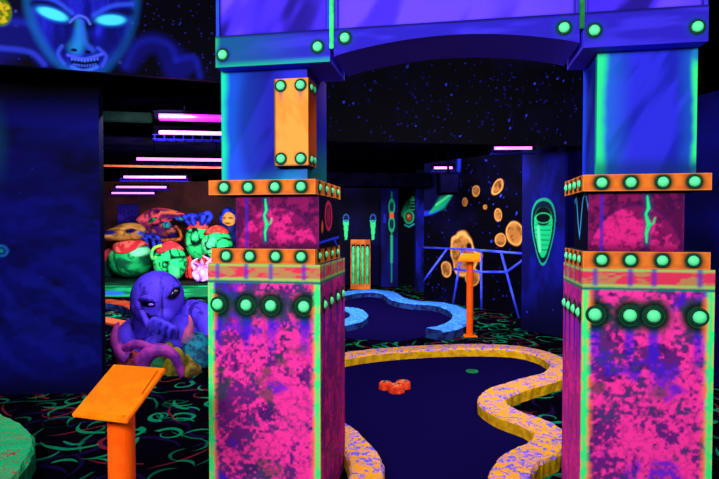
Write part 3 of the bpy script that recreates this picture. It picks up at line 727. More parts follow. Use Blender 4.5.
# knee braces under the arch where it meets the pillars
# ================================================================== CURBS and turf
def curb(name, pts, w, h, mats, lab, cat='curb', closed=False, n_=8, jit=.006):
    P = smooth_path([(p[0],p[1],0) for p in pts], n_, closed); rn = random.Random(len(pts))
    bm = bmesh.new(); prof = [(-.5,0),(-.5,.82),(-.44,1),(.44,1),(.5,.82),(.5,0)]
    rings = []; L = len(P)
    for i, p in enumerate(P):
        a = P[(i-1)%L] if closed else P[max(i-1,0)]; b = P[(i+1)%L] if closed else P[min(i+1,L-1)]
        t_ = (b-a).normalized(); nn = Vector((-t_.y, t_.x, 0))
        rings.append([bm.verts.new(p + nn*(q*w+rn.uniform(-jit,jit)) + Vector((0,0,z*h+(rn.uniform(-jit,jit)*.5 if z>0 else 0)))) for q, z in prof])
    for i in range(L if closed else L-1):
        r0, r1 = rings[i], rings[(i+1)%L]
        for k_ in range(5):
            f = bm.faces.new((r0[k_], r0[k_+1], r1[k_+1], r1[k_])); f.material_index = 0 if 1 <= k_ <= 3 else 1
        f = bm.faces.new((r0[5], r0[0], r1[0], r1[5])); f.material_index = 1
    if not closed:
        for r in (rings[0], rings[-1]): f = bm.faces.new(r); f.material_index = 1
    o_ = obj(name, bm, mats); tag(o_, lab, cat); return o_
CH = .105
def gz(px, py, z=CH): q = atZ(px, py, z); return (q.x, q.y)
ypts_r = [gz(*p) for p in [(292,392),(304,372),(332,358),(370,351.5),(420,347.5),(470,346),(515,347.5),(545,354),(561,364),(554,374),(524,383),(499,391.5),(492,401),(507,412),(537,423),(551,435),(543,447),(521,458),(511,472),(509,500),(512,560)]]
curb('curb', ypts_r, .225, CH, [M_ctop, M_cside], 'yellow-orange curb speckled lilac winding round the far and right side of the putting green')
ypts_l = [gz(*p) for p in [(298,404),(316,414),(338,428),(356,445),(366,463),(365,490),(352,520)]]
curb('curb', ypts_l, .20, CH, [M_ctop, M_cside], 'short yellow-orange speckled curb curving out at foot of the left pillar')
# turf patch
def inset(pts, w, side):
    P = smooth_path([(p[0],p[1],0) for p in pts], 6); out = []
    for i, p in enumerate(P):
        t_ = (P[min(i+1,len(P)-1)]-P[max(i-1,0)]).normalized(); out.append((p.x-t_.y*w*side, p.y+t_.x*w*side))
    return out
inner = inset(ypts_r, .115, -1) + inset(ypts_l, .105, 1)[::-1]
def flat(name, pts, m, h, lab, cat):
    bm = bmesh.new(); lo = [bm.verts.new((x,y,0)) for x,y in pts]; hi = [bm.verts.new((x,y,h)) for x,y in pts]
    f = bm.faces.new(hi); bm.faces.new(lo[::-1])
    for i in range(len(pts)): j = (i+1)%len(pts); bm.faces.new((lo[i],lo[j],hi[j],hi[i]))
    bmesh.ops.triangulate(bm, faces=[f for f in bm.faces if len(f.verts) > 4])
    o_ = obj(name, bm, m); tag(o_, lab, cat); return o_
flat('putting_turf', inner, M_turf, .012, 'dark navy putting turf framed by the yellow-orange curb', 'putting green')
# cup
cp = atZ(472, 371.5, .012); bm = bmesh.new()
bmesh.ops.create_cone(bm, cap_ends=True, segments=28, radius1=.062, radius2=.062, depth=.006, matrix=Matrix.Translation((0,0,.003)))
cup = empty('golf_cup', (cp.x, cp.y, .0125)); tag(cup, 'small green golf cup set in the navy turf near the far curb', 'golf cup')
obj('rim', bm, mat('cup_green', s(14,150,70), .5), cup)
bm = bmesh.new(); bmesh.ops.create_cone(bm, cap_ends=True, segments=24, radius1=.045, radius2=.045, depth=.003, matrix=Matrix.Translation((-.006,-.004,.0075))); obj('hole', bm, mat('hole_dark_green', s(12,110,60), .7), cup)
# far blue hole
bpts = [gz(*p) for p in [(325,300),(345,294),(368,291.5),(388,293.5),(398,299.5),(414,303),(440,305),(458,311),(462,319),(452,327),(434,331)]]
curb('curb', bpts, .30, .13, [M_btop, M_bside], 'bright blue wavy curb around the far putting hole')
bin_ = inset(bpts, .155, -1)+[gz(400,334), gz(335,330)]
curb('curb', [gz(*p) for p in [(318,308),(338,308.5),(352,310),(359,314.5),(354,320),(338,324),(322,326)]], .28, .12, [M_btop, M_bside], 'short bright blue curb hook just right of the left pillar')
flat('putting_turf', bin_, M_turf, .012, 'dark putting turf inside the bright blue curb', 'putting green')
# green rock curb bottom left
gp = [gz(*p) for p in [(-80,402),(-42,417),(-12,431),(6,446),(0,468),(-30,506),(-80,566)]]
curb('curb', gp, .30, .15, [M_gtop, M_gside], 'green rough curb corner with red specks at bottom left')
bm = bmesh.new()
flat('putting_turf', [gz(-170,402)]+inset(gp, .155, -1)+[gz(-160,560)], M_gtop, .12, 'green rough raised ground behind the green curb corner', 'rockery')
# orange curbs at back left, green platform
opts = [gz(*p) for p in [(85,300),(110,302),(130,305),(150,313),(172,318),(215,318)]]
curb('curb', opts, .30, .13, [mottled('orange_curb_top', s(170,66,26), s(140,44,30), 6), M_bside], 'orange curb in front of the green platform at back left')
opts2 = [gz(*p) for p in [(85,317),(110,322),(132,326),(150,322),(162,316)]]
curb('curb', opts2, .26, .13, [mottled('orange_curb_top_near', s(185,76,34), s(160,60,40), 6), M_bside], 'orange curb just behind the pink horn of the rockery')
# ---- red three-lobed putting obstacle
rp = atZ(396, 391, .012); t = empty('obstacle', (rp.x, rp.y, .0125), .1); tag(t, 'small red cluster of three round bumpers sitting on the navy turf', 'obstacle')
m_red = mottled('red_bumper_paint', s(235,50,26), s(255,84,40), 20, rough=.4); m_rt = mottled('bumper_top_paint', s(250,110,60), s(20,70,50), 34, .5, .55)
for x, y, r in ((-.085,.075,.06),(.0,-.02,.075),(.08,.08,.068)):
    bm = bmesh.new(); bmesh.ops.create_cone(bm, cap_ends=True, segments=28, radius1=r, radius2=r*.96, depth=.062, matrix=Matrix.Translation((x,y,.031)))
    bmesh.ops.bevel(bm, geom=[e for e in bm.edges if abs((e.verts[0].co-e.verts[1].co).z) < 1e-5 and e.verts[0].co.z > .05], offset=.008, segments=2, affect='EDGES')
    l_ = obj('bumper', bm, m_red, t)
    bm = bmesh.new(); bmesh.ops.create_cone(bm, cap_ends=True, segments=24, radius1=r*.7, radius2=r*.62, depth=.006, matrix=Matrix.Translation((x,y,.065))); obj('cap', bm, m_rt, l_)
bm = bmesh.new(); box(bm, -.07, .07, .025, .08, 0, .045, .01); obj('bridge', bm, m_red, t)
# ================================================================== SIGN LECTERNS
def lectern(name, A, D_, B, Cc, post_r, lab, base):
    """A,D_ low edge; B,C high edge (world points on the plate)"""
    ctr = (A+D_+B+Cc)/4; foot = Vector((ctr.x, ctr.y, 0)); t_ = empty(name, foot); tag(t_, lab, 'sign post')
    nrm = (D_-A).cross(B-A).normalized()
    if nrm.z < 0: nrm = -nrm
    bm = bmesh.new(); q = [p-foot for p in (A, D_, Cc, B)]
    hi = [bm.verts.new(p+nrm*.006) for p in q]; lo = [bm.verts.new(p-nrm*.010) for p in q]
    bm.faces.new(hi); bm.faces.new(lo[::-1])
    for i in range(4): j = (i+1)%4; bm.faces.new((lo[i],lo[j],hi[j],hi[i]))
    bmesh.ops.bevel(bm, geom=bm.edges[:], offset=.004, segments=2, affect='EDGES'); pl = obj('sign_plate', bm, M_orange, t_)
    ul = (D_-A).normalized(); vl = (B-A).normalized(); W = (D_-A).length; H = (B-A).length
    def strip(nm, u0, u1, v0, v1):
        bm = bmesh.new(); q = [A-foot+ul*u+vl*v for u, v in ((u0,v0),(u1,v0),(u1,v1),(u0,v1))]
        hi = [bm.verts.new(p+nrm*.012) for p in q]; lo = [bm.verts.new(p+nrm*.005) for p in q]
        bm.faces.new(hi); 
        for i in range(4): j = (i+1)%4; bm.faces.new((lo[i],lo[j],hi[j],hi[i]))
        obj(nm, bm, M_orange, pl)
    strip('ledge', .09*W, .91*W, .035*H, .065*H); strip('ledge', .93*W, .955*W, .45*H, .93*H)
    bm = bmesh.new(); zt = ctr.z-foot.z-.02
    tube(bm, [(0,0,0.01),(0,0,zt-.0)], post_r, 28, True)
    obj('post', bm, mottled('orange_post_paint', s(252,82,4), s(255,92,8), 10, rough=.4), t_, smooth=False)
    bm = bmesh.new(); box(bm, -base, base, -base, base, 0, .014, .003); obj('base_plate', bm, M_orange, t_)
    return t_
lectern('sign_lectern', Vector((-1.049,1.95,.807)), Vector((-.816,1.88,.807)), Vector((-1.053,2.298,.90)), Vector((-.805,2.234,.90)), .05, 'near orange slanted sign plate on a round orange post at lower left', .11)
ff = atZ(475.5, 336, 0); D0 = ff.y
def fp(px, py, dy): return atD(px, py, D0+dy)
lectern('sign_lectern', fp(457.5,261,-.17), fp(480,261.5,-.17), fp(461,254,.17), fp(481.5,254,.17), .045, 'far orange sign post standing on the carpet before the blue railing', .09)
# ================================================================== BLUE RAILING
m_rail = mottled('glowing_blue_rail_paint', s(50,66,250), s(80,96,255), 3, rough=.4)
q0 = atZ(447, 304, 0)
Rl = Plane(424, 10.45, 530, 8.35)
t = empty('railing', (Rl.A.x, Rl.A.y, 0), Rl.rz); tag(t, 'bright blue tubular railing with splayed posts before the asteroid mural', 'railing')
def rp_(px, py, y=0): a, b = Rl(px, py); return (a, y, max(b, .01))
for nm, pts in (('top_rail', [(424,247.5),(470,249.5),(528,254)]), ('lower_rail', [(453,269),(483,272),(507,272),(526,258)]), ('post', [(447,249),(428,275),(424,281)]), ('post', [(462,250),(453,304.5)]), ('post', [(481,250),(481.5,309.5)]), ('post', [(501,252),(519,318)])):
    bm = bmesh.new(); tube(bm, [rp_(*p, 0 if nm == 'top_rail' else .0) for p in pts], .021, 10); obj(nm, bm, m_rail, t, smooth=True)
# ================================================================== PLATFORM AND CREATURES (back left)
pf0 = atZ(60, 297, 0); pz = .29; Dp = pf0.y
t = empty('platform', (pf0.x, Dp, 0)); tag(t, 'low green planked platform carrying the alien eggs', 'platform')
pw = atD(240, 290, Dp).x - pf0.x
def plat_paint(face, U, V, W, H):
    c = Canvas(U, V, s(16,110,60)); c.mix(sst(fbm(U*2,V*22,3),.4,.6)*.8, s(30,190,110)); c.mix((1-sst(np.abs(np.mod(V,.1)-.0),.0,.012)), s(6,40,30)); c.mix((1-sst(np.hypot((U-1.1)/.28,(V-.08)/.05),.7,1.1)), s(40,110,220)); return c
painted_box('platform_front', pw, .06, pz-.04, plat_paint, t, (0,0,0), res=.015, faces='fl')
bm = bmesh.new(); box(bm, -.03, pw, -.03, 3.2, pz-.04, pz, .01); obj('platform_top', bm, mottled('dark_green_paint', s(3,24,18), s(8,60,40), 2), t)
# painted brick patch + switch plate on the brown wall
def bricks(face, U, V, W, H):
    c = Canvas(U, V, s(36,20,120)); r = np.floor(V/.07); x = np.mod(U+(r%2)*.1, .2); y = np.mod(V, .07)
    c.mix(np.maximum(1-sst(x,.0,.02), 1-sst(y,.0,.014)), s(12,6,44)); c.mix(sst(fbm(U*4,V*4,2),.5,.8)*.5, s(70,40,200)); return c
a = atD(117, 227, 15.3); b = atD(138, 204, 15.3)
o = painted_box('brick_panel', b.x-a.x, .04, b.z-a.z, bricks, None, (a.x, 15.34, a.z), res=.02, faces='f'); tag(o, 'blue painted brick panel on dark brown wall below the lowest tube', 'wall panel')
def vcol(o_, fn):
    me = o_.data; co_ = np.empty(len(me.vertices)*3, np.float32); me.vertices.foreach_get('co', co_); co_ = co_.reshape(-1,3)
    nn = np.empty(len(me.vertices)*3, np.float32); me.vertices.foreach_get('normal', nn); nn = nn.reshape(-1,3)
    at = me.color_attributes.new('Col', 'FLOAT_COLOR', 'POINT'); col = fn(co_[:,0], co_[:,1], co_[:,2], nn)
    at.data.foreach_set('color', np.concatenate([col, np.ones((len(col),1))],1).astype(np.float32).ravel())
def mixc(c, m, col): m = np.clip(m,0,1)[:,None]; return c*(1-m)+np.array(col)*m
def egg_part(parent, name, rx, rz, z0, fn, seg=64, zmin=-1, tilt=0, ry=None):
    bm = bmesh.new(); bmesh.ops.create_uvsphere(bm, u_segments=seg, v_segments=seg*2//3, radius=1)
    for v_ in bm.verts:
        k_ = 1-.18*max(v_.co.z,0)**1.5
        v_.co = Vector((v_.co.x*rx*k_, v_.co.y*(ry or rx)*k_, v_.co.z*rz+z0))
    o_ = obj(name, bm, M_paint, parent, smooth=True); vcol(o_, fn); return o_
def egg_col(seed, g1=s(40,220,110), dark=s(6,50,34)):
    def fn(x, y, z, nn):
        c = np.ones((len(x),3))*np.array(g1)
        f = fbm(x*5+seed*3, z*5, seed, 3); c = mixc(c, sst(f,.5,.75)*.6, s(120,255,170))
        # black drawn cracks and drips
        l = np.abs(fbm(x*3+seed, z*2.6, seed+7, 2)-.5); c = mixc(c, 1-sst(l,.014,.035), s(3,20,16)); l2 = np.abs(fbm(x*7+seed, z*4, seed+17, 2)-.52); c = mixc(c, 1-sst(l2,.008,.025), s(4,40,26))
        c = mixc(c, (1-sst(np.abs(np.hypot(x+.12, z-.75)-.13),.01,.03)), s(4,30,24)); return c
    return fn
def eggloc(px, D): p = atD(px, 250, D); return (p.x, D, pz)
def hat(parent, name, rx, rz, z0, fn_drop, c1, c2, seed):
    """draped cap with scalloped hem lying over the egg"""
    bm = bmesh.new(); nu, nv = 48, 12; rings = []
    for j in range(nv+1):
        ring = []
        for i in range(nu):
            th = 2*PI*i/nu; ph = (j/nv)*(.9+.35*fn_drop(th)); r_ = math.sin(ph)
            k_ = 1.05*(1-.18*max(math.cos(ph),0)**1.5)
            ring.append(bm.verts.new((r_*rx*k_*math.cos(th), r_*rx*k_*math.sin(th), z0+rz*1.05*math.cos(ph))))
        rings.append(ring)
    for a_, b_ in zip(rings, rings[1:]):
        for i in range(nu): bm.faces.new((a_[i], a_[(i+1)%nu], b_[(i+1)%nu], b_[i]))
    bmesh.ops.remove_doubles(bm, verts=bm.verts[:], dist=1e-4)
    o_ = obj(name, bm, M_paint, parent, smooth=True); sm = o_.modifiers.new('thick','SOLIDIFY'); sm.thickness = .03; sm.offset = 1
    vcol(o_, lambda x,y,z,nn: mixc(mixc(np.ones((len(x),3))*np.array(c1), sst(fbm(x*14,z*14,seed,3),.5,.6), c2), sst(fbm(x*4,z*4,seed+4,2),.6,.8), s(60,6,20)))
    return o_
De = Dp+.95; ke = De/F
# 1: round green egg with red bib and bone skull creature on top
L1 = eggloc(131, De); t = empty('alien_egg', L1); tag(t, 'round green alien egg under a red drape, topped by a bone-coloured skull', 'alien egg', 'alien eggs on the platform')
def e1(x,y,z,nn):
    c = np.ones((len(x),3))*np.array(s(8,80,48)); c = mixc(c, sst(fbm(x*4,z*5,3),.42,.65), s(24,180,92)); c = mixc(c, 1-sst(np.abs(fbm(x*3,z*3,23,2)-.5),.01,.03), s(4,30,20))
    c = mixc(c, 1-sst(np.hypot((x-.30)/.16,(z-.62)/.10),.6,1.2), s(130,255,170)); c = mixc(c, 1-sst(np.hypot((x+.34)/.12,(z-.62)/.10),.6,1.2), s(90,240,140)); return mixc(c, 1-sst(z,.03,.28), s(5,50,34))
egg_part(t, 'shell', 21.5*ke, .44, .445, e1)
hat(t, 'drape', 21.5*ke, .44, .445, lambda th: 1.35*max(0,math.cos(th+PI/2))**3+.25*max(0,math.cos((th+PI/2-2.0)))**4+.4*max(0,math.cos(th+PI/2+1.7))**4-.3, s(200,40,50), s(250,110,90), 7)
bm = bmesh.new(); ell(bm, (-.06,-.0,1.06), (.38,.34,.20), (0,-.12,0)); ell(bm, (-.33,-.22,.98), (.17,.17,.13)); ell(bm, (.16,-.24,1.0), (.22,.18,.12)); ell(bm, (-.10,-.34,.93), (.26,.13,.07)); tube(bm, smooth_path([(-.42,-.2,1.08),(-.2,-.32,1.13),(.05,-.33,1.12),(.28,-.25,1.06)],5), .035, 8)
sk = obj('skull', bm, M_paint, t, smooth=True)
def skc(x,y,z,nn):
    c = np.ones((len(x),3))*np.array(s(200,140,60)); c = mixc(c, sst(fbm(x*6,z*9,2),.45,.6)*.7, s(110,60,30)); c = mixc(c, 1-sst(np.hypot((x+.34)/.15,(z-1.04)/.06),.8,1.1), s(20,20,90)); c = mixc(c, 1-sst(np.hypot((x-.14)/.13,(z-1.08)/.06),.8,1.1), s(14,14,60)); c = mixc(c, 1-sst(np.hypot((x-.45)/.16,(z-1.04)/.07),.8,1.1), s(30,60,160)); return c
vcol(sk, skc)
# small red side egg at far left
L = eggloc(109, De+.25); t = empty('alien_egg', L); tag(t, 'small dark green egg with red patch, leftmost on the platform', 'alien egg', 'alien eggs on the platform')
egg_part(t, 'shell', .22, .34, .33, lambda x,y,z,nn: mixc(np.ones((len(x),3))*np.array(s(8,60,50)), sst(z+(fbm(x*9,z*9,2)-.5)*.2,.34,.44), s(190,50,60)), 32)
# 2: middle egg
def eggthing(px, D, rx, h, z0, lab, seed, cap1, cap2):
    L = eggloc(px, D); t_ = empty('alien_egg', (L[0], L[1], L[2]+z0)); tag(t_, lab, 'alien egg', 'alien eggs on the platform')
    egg_part(t_, 'shell', rx, h/2, h/2, egg_col(seed)); rn = random.Random(seed)
    ph = rn.uniform(0,6); hat(t_, 'drape', rx, h/2, h/2-.02, lambda th: .25*math.sin(3*th+ph)+.3*max(0,math.cos(th+PI/2+.4))**2-.15, cap1, cap2, seed); return t_
t2 = eggthing(170, De-.62, 15.5*ke, .84, 0, 'mint green drippy egg with pink-red cap in front of purple crested head', 3, s(235,50,60), s(255,90,90))
bm = bmesh.new()  # curled yellow shell rim at the left of the cap
tube(bm, smooth_path([(-.08,-.27,.78),(-.24,-.25,.73),(-.31,-.22,.60),(-.26,-.27,.50),(-.19,-.29,.55)],6), .035, 8); obj('tendril', bm, mottled('yellow_tendril_paint', s(150,210,60), s(60,200,110), 6), t2, smooth=True)
# 3: tall egg at right (stands behind on a red spiky nest)
t3 = eggthing(199, De+.1, 13.5*ke, .88, .42, 'tall pale green egg with blue curled crest standing on red spiky nest', 5, s(220,44,50), s(250,80,70))
for i in range(7):
    bm = bmesh.new(); a_ = i*.9; x = .17*math.cos(a_); y = .17*math.sin(a_)
    tube(bm, smooth_path([(x,y-.05,.80),(x*1.7,y*1.5-.05,.98),(x*.9+.05,y-.05,1.06-.02*i),(x*.2,y*.4-.05,.92)],6), .055, 8); obj('crest_curl', bm, mottled('blue_curl_paint', s(40,60,220), s(20,20,110), 8), t3, smooth=True)
t4 = eggthing(217, De-.2, 15*ke, .78, .40, 'short green egg with red cap half hidden behind left pillar', 9, s(240,60,50), s(255,100,80))
# nests: red spikes
def nest(px, D, h, lab, c1, c2, n_, r, seed, nm='nest', flame=False):
    L = eggloc(px, D); t_ = empty(nm, L); tag(t_, lab, 'nest'); rn = random.Random(seed)
    bm = bmesh.new(); ell(bm, (0,0,h*.30), (r*.8,r*.7,h*.30)); obj('mound', bm, mottled(nm+'_mound_paint_%d'%seed, c1, c2, 5), t_, smooth=True)
    mm = mottled(nm+'_spike_paint_%d'%seed, c2, c1, 7)
    for i in range(n_):
        a_ = 2*PI*i/n_+rn.uniform(-.2,.2); x = r*.55*math.cos(a_); y = r*.5*math.sin(a_); hh = h*rn.uniform(.75,1.0)
        w = .05*math.sin(i*2.1) if flame else 0
        bm = bmesh.new(); tube(bm, smooth_path([(x,y,.08),(x*1.5+w,y*1.5,hh*.45),(x*1.35-w*1.5,y*1.4,hh*.8),(x*1.6+w*2,y*1.5,hh)],5), [.09*(1-k_/15.5)+.006 for k_ in range(16)], 8); obj('spike', bm, mm, t_, smooth=True)
nest(197, De-.15, .62, 'red spiky nest under the tall pale green egg', s(200,30,40), s(240,70,60), 9, .30, 3)
nest(214, De-.15, .42, 'dark red nest under the short green egg at left pillar', s(150,20,40), s(210,50,60), 8, .26, 4)
nest(205, De-.75, .56, 'pale lilac flame-like growth rising in front of the red nest', s(235,170,235), s(150,90,220), 8, .26, 5, 'flame_growth', True)
# hooded orange mask seen past the neck of the left pillar
Lh = eggloc(229, De+.5); th = empty('mask_figure', Lh); tag(th, 'dark blue hooded figure with an orange mask, peeking out beside left pillar neck', 'statue'); kh = (De+.5)/F
zc = atD(229, 219, De+.5).z-pz
bm = bmesh.new(); tube(bm, smooth_path([(0,0,0),(0,0,.5),(0,0,zc-.1)],6), [.22]*13, 14); obj('robe', bm, mottled('navy_robe_paint', s(8,10,60), s(20,24,110), 6), th, smooth=True)
bm = bmesh.new(); ell(bm, (0,0,zc), (9.5*kh,.2,12*kh)); obj('hood', bm, mottled('blue_hood_paint', s(10,14,80), s(34,60,210), 7), th, smooth=True)
bm = bmesh.new(); ell(bm, (.03,-.13,zc-.02), (6.5*kh,.12,8*kh)); fm = obj('mask', bm, M_paint, th, smooth=True)
def mkc(x,y,z,nn):
    c = np.ones((len(x),3))*np.array(s(235,150,60)); zz = z-zc
    for ex in (-.05, .10): c = mixc(c, 1-sst(np.hypot((x-ex)/.045,(zz-.03)/.03),.8,1.1), s(14,8,30))
    return mixc(c, 1-sst(np.hypot((x-.03)/.08,(zz+.09)/.02),.8,1.2), s(30,10,20))
vcol(fm, mkc)
# crested predator head sculpture
Dc = De+1.2; kc = Dc/F; Lc = atD(175, 235, Dc)
t = empty('creature', (Lc.x, Dc, pz)); tag(t, 'large red-purple creature with long swept-back crest and open jaw behind the eggs', 'creature')
def cp_(px, py, y=0): q = atD(px, py, Dc); return (q.x-Lc.x, y, max(.01, q.z-pz))
bm = bmesh.new()
tube(bm, smooth_path([cp_(143,224,-.25),cp_(150,218),cp_(160,216),cp_(170,215),cp_(180,215.5),cp_(189,217)],6), [.12+.10*math.sin(min(i/12,1)*PI/1.6)-.185*max(0,(i-12)/18) for i in range(31)], 16)
tube(bm, smooth_path([cp_(150,224,-.1),cp_(144,234,-.1),cp_(139,243,-.05),cp_(140,256,.0)],6), [.15-.002*i for i in range(19)], 14)
tube(bm, smooth_path([cp_(160,224,-.05),cp_(168,227),cp_(172,234),cp_(174,242)],6), [.15-.003*i for i in range(19)], 12)
tube(bm, smooth_path([cp_(160,226,0),cp_(160,245,0),cp_(163,275,.05)],6), [.2+.008*i for i in range(13)], 14)
hd = obj('head', bm, M_paint, t, smooth=True)
def hc(x,y,z,nn):
    c = np.ones((len(x),3))*np.array(s(110,26,70)); c = mixc(c, sst(fbm(x*5,z*7,4,3),.45,.6)*.9, s(60,20,100)); c = mixc(c, sst(fbm(x*2.5,z*16,14,2),.50,.62)*(z>1.2), s(250,80,90)); c = mixc(c, sst(fbm(x*4+5,z*10,6,3),.57,.65), s(240,110,60)); c = mixc(c, 1-sst(np.abs(fbm(x*3,z*5,9,2)-.5),.01,.03), s(14,6,40)); c = mixc(c, 1-sst(z,.9,1.15), s(20,14,60))
    return c
vcol(hd, hc)
bm = bmesh.new(); q = cp_(156,220,-.24); ell(bm, q, (.13,.06,.05), (0,-.5,0)); obj('eye', bm, mottled('green_eye_paint', s(20,160,80), s(10,60,60), 12), t, smooth=True)
bm = bmesh.new(); q = cp_(170,225,-.24); ell(bm, q, (.10,.06,.09)); q = cp_(182,219,-.2); ell(bm, q, (.12,.05,.05), (0,.3,0)); obj('ear_ridge', bm, mottled('green_blue_ridge_paint', s(30,180,90), s(40,50,190), 14), t, smooth=True)
bm = bmesh.new(); tube(bm, smooth_path([cp_(158,238,-.3),cp_(168,240,-.32),cp_(184,239,-.2)],6), [.03+.002*i for i in range(13)], 8); tube(bm, smooth_path([cp_(178,226,-.2),cp_(183,232,-.2),cp_(184,239,-.2)],5), .035, 8); obj('jaw', bm, mottled('orange_jaw_paint', s(230,110,30), s(150,50,40), 10), t, smooth=True)
bm = bmesh.new()
for dx in (0, 7, 13): tube(bm, smooth_path([cp_(143+dx,250,-.42),cp_(140+dx,240,-.45),cp_(145+dx,234,-.47),cp_(152+dx,238,-.45),cp_(154+dx,247,-.42)],5), .05, 8)
obj('claw', bm, mottled('blue_claw_paint', s(40,60,220), s(16,20,100), 9), t, smooth=True)
# ================================================================== PURPLE THINKING FIGURE + ROCKERY
Df = 6.15; kf = Df/F; fc = atD(160, 300, Df)
t = empty('alien_figure', (fc.x, Df, 0)); tag(t, 'violet-blue bald alien statue leaning its chin on its hand behind the rockery', 'statue')
def q_(px, py, y=0): q = atD(px, py, Df+y); return Vector((q.x-fc.x, y, q.z))
bm = bmesh.new()
ell(bm, q_(157.5,297), (26*kf,.27,26.5*kf), (0,.1,0), 32); ell(bm, q_(155,305,-.0), (24*kf,.26,19.5*kf), (0,0,0), 24)   # cranium, jaw
ell(bm, q_(141,305,-.20), (6*kf,.06,7*kf)); ell(bm, q_(165,314,-.12), (10*kf,.13,9*kf))
tube(bm, [q_(168,318,.1), q_(178,335,.2)], [.13,.16], 14)
ell(bm, q_(174,334,.20), (32*kf,.28,23*kf), (0,-.1,0), 24)
tube(bm, smooth_path([q_(180,315,.25), q_(196,312,.2), q_(206,320,.1), q_(212,340,0)],5), [.15,.15,.15,.15,.15,.145,.14,.14,.13,.13,.12,.12,.12,.12,.12,.12], 14)
tube(bm, smooth_path([q_(150,335,.2), q_(134,328,.1), q_(126,340,-.05), q_(138,352,-.25), q_(150,345,-.32), q_(160,335,-.3)],5), [.15,.15,.15,.14,.13,.13,.12,.12,.11,.11,.10,.10,.10,.095,.09,.09,.085,.085,.08,.08,.075,.075,.07,.07,.07,.07][:26], 14)
ell(bm, q_(162,330,-.30), (9*kf,.08,8*kf), (0,.3,0))
for i in range(4):   # four curled fingers of a loose fist
    ox = 6.3*i; oy = 1.9*i+.25*i*i; r0 = (.030,.031,.029,.025)[i]
    tube(bm, smooth_path([q_(165+ox*.6,334+oy*.6,-.34), q_(160+ox*.9,323+oy,-.43), q_(154+ox,319+oy,-.46), q_(150+ox,324+oy,-.46), q_(150.5+ox,331+oy*.8,-.42)],5), [r0*(1.08-.012*k_) for k_ in range(21)], 12)
tube(bm, smooth_path([q_(160,336,-.32), q_(150,328,-.35), q_(144,316,-.33), q_(141,311,-.30)],5), [.04-.0008*k_ for k_ in range(16)], 10)
m_al = mat('violet_skin_paint', s(60,40,200), .6, .12); n = N(m_al); v = n.coord('Object', (1,1,.12))
f1 = n.noise(v, 13, 2, .5, .6); cc = n.mix(n.step(f1,.30,.48), s(40,22,130), s(86,58,235)); f2 = n.noise(n.coord(), 2.5, 2); cc = n.mix(n.step(f2,.5,.8), cc, s(40,50,205)); n.out(cc); n.bump(f1, .5, .02)
bd = obj('body', bm, m_al, t, smooth=True)
rm = bd.modifiers.new('fuse','REMESH'); rm.mode = 'VOXEL'; rm.voxel_size = .011; rm.use_smooth_shade = True
sm = bd.modifiers.new('soft','SMOOTH'); sm.iterations = 1
m_eye = mat('black_eye_paint', s(6,4,24), .25, .6); 
for px, py, rx, rz_, rot in ((147,303.5,10,3.6,.12),(174,293,7.5,5,-.75)):
    bm = bmesh.new(); d_ = Vector(((px-157.5)/26, 0, (296-py)/25.5)); yy = -.27*math.sqrt(max(0,1-min(.9,d_.x**2+d_.z**2)))
    ell(bm, q_(px,py,yy), (rx*kf,.045,rz_*kf), (0,rot,(px-157.5)/26*.9)); o_ = obj('eye', bm, m_eye, t, smooth=True)
bm = bmesh.new(); ell(bm, q_(151,304.5,-.325), (2.6*kf,.012,1.2*kf)); obj('eye_glint', bm, mat('eye_glint_paint', s(150,110,240), .3), t, smooth=True)
bm = bmesh.new(); tube(bm, smooth_path([q_(147,314,-.27), q_(150,317,-.30), q_(156,316,-.3)],4), .016, 8); obj('mouth', bm, m_eye, t, smooth=True)
bm = bmesh.new(); tube(bm, smooth_path([q_(138,300,-.22), q_(147,297.5,-.30), q_(157,302,-.30)],5), [.012+.018*math.sin(i/10*PI) for i in range(11)], 8); tube(bm, smooth_path([q_(166,298,-.28), q_(172,287,-.27), q_(180,286,-.18)],5), [.012+.018*math.sin(i/10*PI) for i in range(11)], 8); obj('brow', bm, m_al, t, smooth=True)
# rockery pieces
Dr = 5.62
def rk(px, py, y=0): q = atD(px, py, Dr+y); return Vector((q.x, Dr+y, q.z))
def rock(name, px, pyb, pyt, w, dep, c1, c2, lab, seed, y=0, cat='rock', facets=True, sc=7):
    b = rk(px, pyb, y); top = rk(px, pyt, y); h = max(top.z, .05); t_ = empty(name, (b.x, Dr+y, 0)); t_o = t_
    bm = bmesh.new(); bmesh.ops.create_icosphere(bm, subdivisions=4, radius=1); rn = random.Random(seed)
    cs = [(Vector((rn.uniform(-1,1), rn.uniform(-1,1), rn.uniform(-.6,1))).normalized(), rn.uniform(.78,.96)) for _ in range(14)]
    for v_ in bm.verts:
        p = v_.co.copy(); k_ = 1.0
        for c_, d_ in cs:
            dd = p.normalized().dot(c_)
            if dd > 0 and facets: k_ = min(k_, d_/max(dd,1e-3)) if d_/max(dd,1e-3) < 1.0 else k_
        p *= k_*(.94+.10*float(vnoise(np.array(v_.co.x*3+seed), np.array(v_.co.z*3+v_.co.y*2), seed))); v_.co = Vector((p.x*w, p.y*dep, max(p.z, -.35)*h/1.35 + h*.35/1.35))
    bpy.data.objects.remove(t_)
    o_ = obj(name, bm, mottled(name+'_paint_%d'%seed, c1, c2, sc, rough=.6, bump=.5), None, (b.x, Dr+y, 0), smooth=not facets); tag(o_, lab, cat, 'rockery rocks')
    return o_
kr = Dr/F
OL = s(124,112,18), s(66,64,14)
rock('rock', 188, 371, 350, 13*kr, .17, *OL, 'olive boulder beside the left pillar, below the teal rock', 3, .02)
rock('rock', 176, 374, 347, 12*kr, .16, s(140,124,20), s(74,70,20), 'olive boulder in the middle of the rockery behind the mauve tentacle', 4, -.16)
rock('rock', 168, 366, 341, 9*kr, .13, s(116,108,22), s(60,58,16), 'small olive boulder right under the fingers of the violet statue', 13, .10)
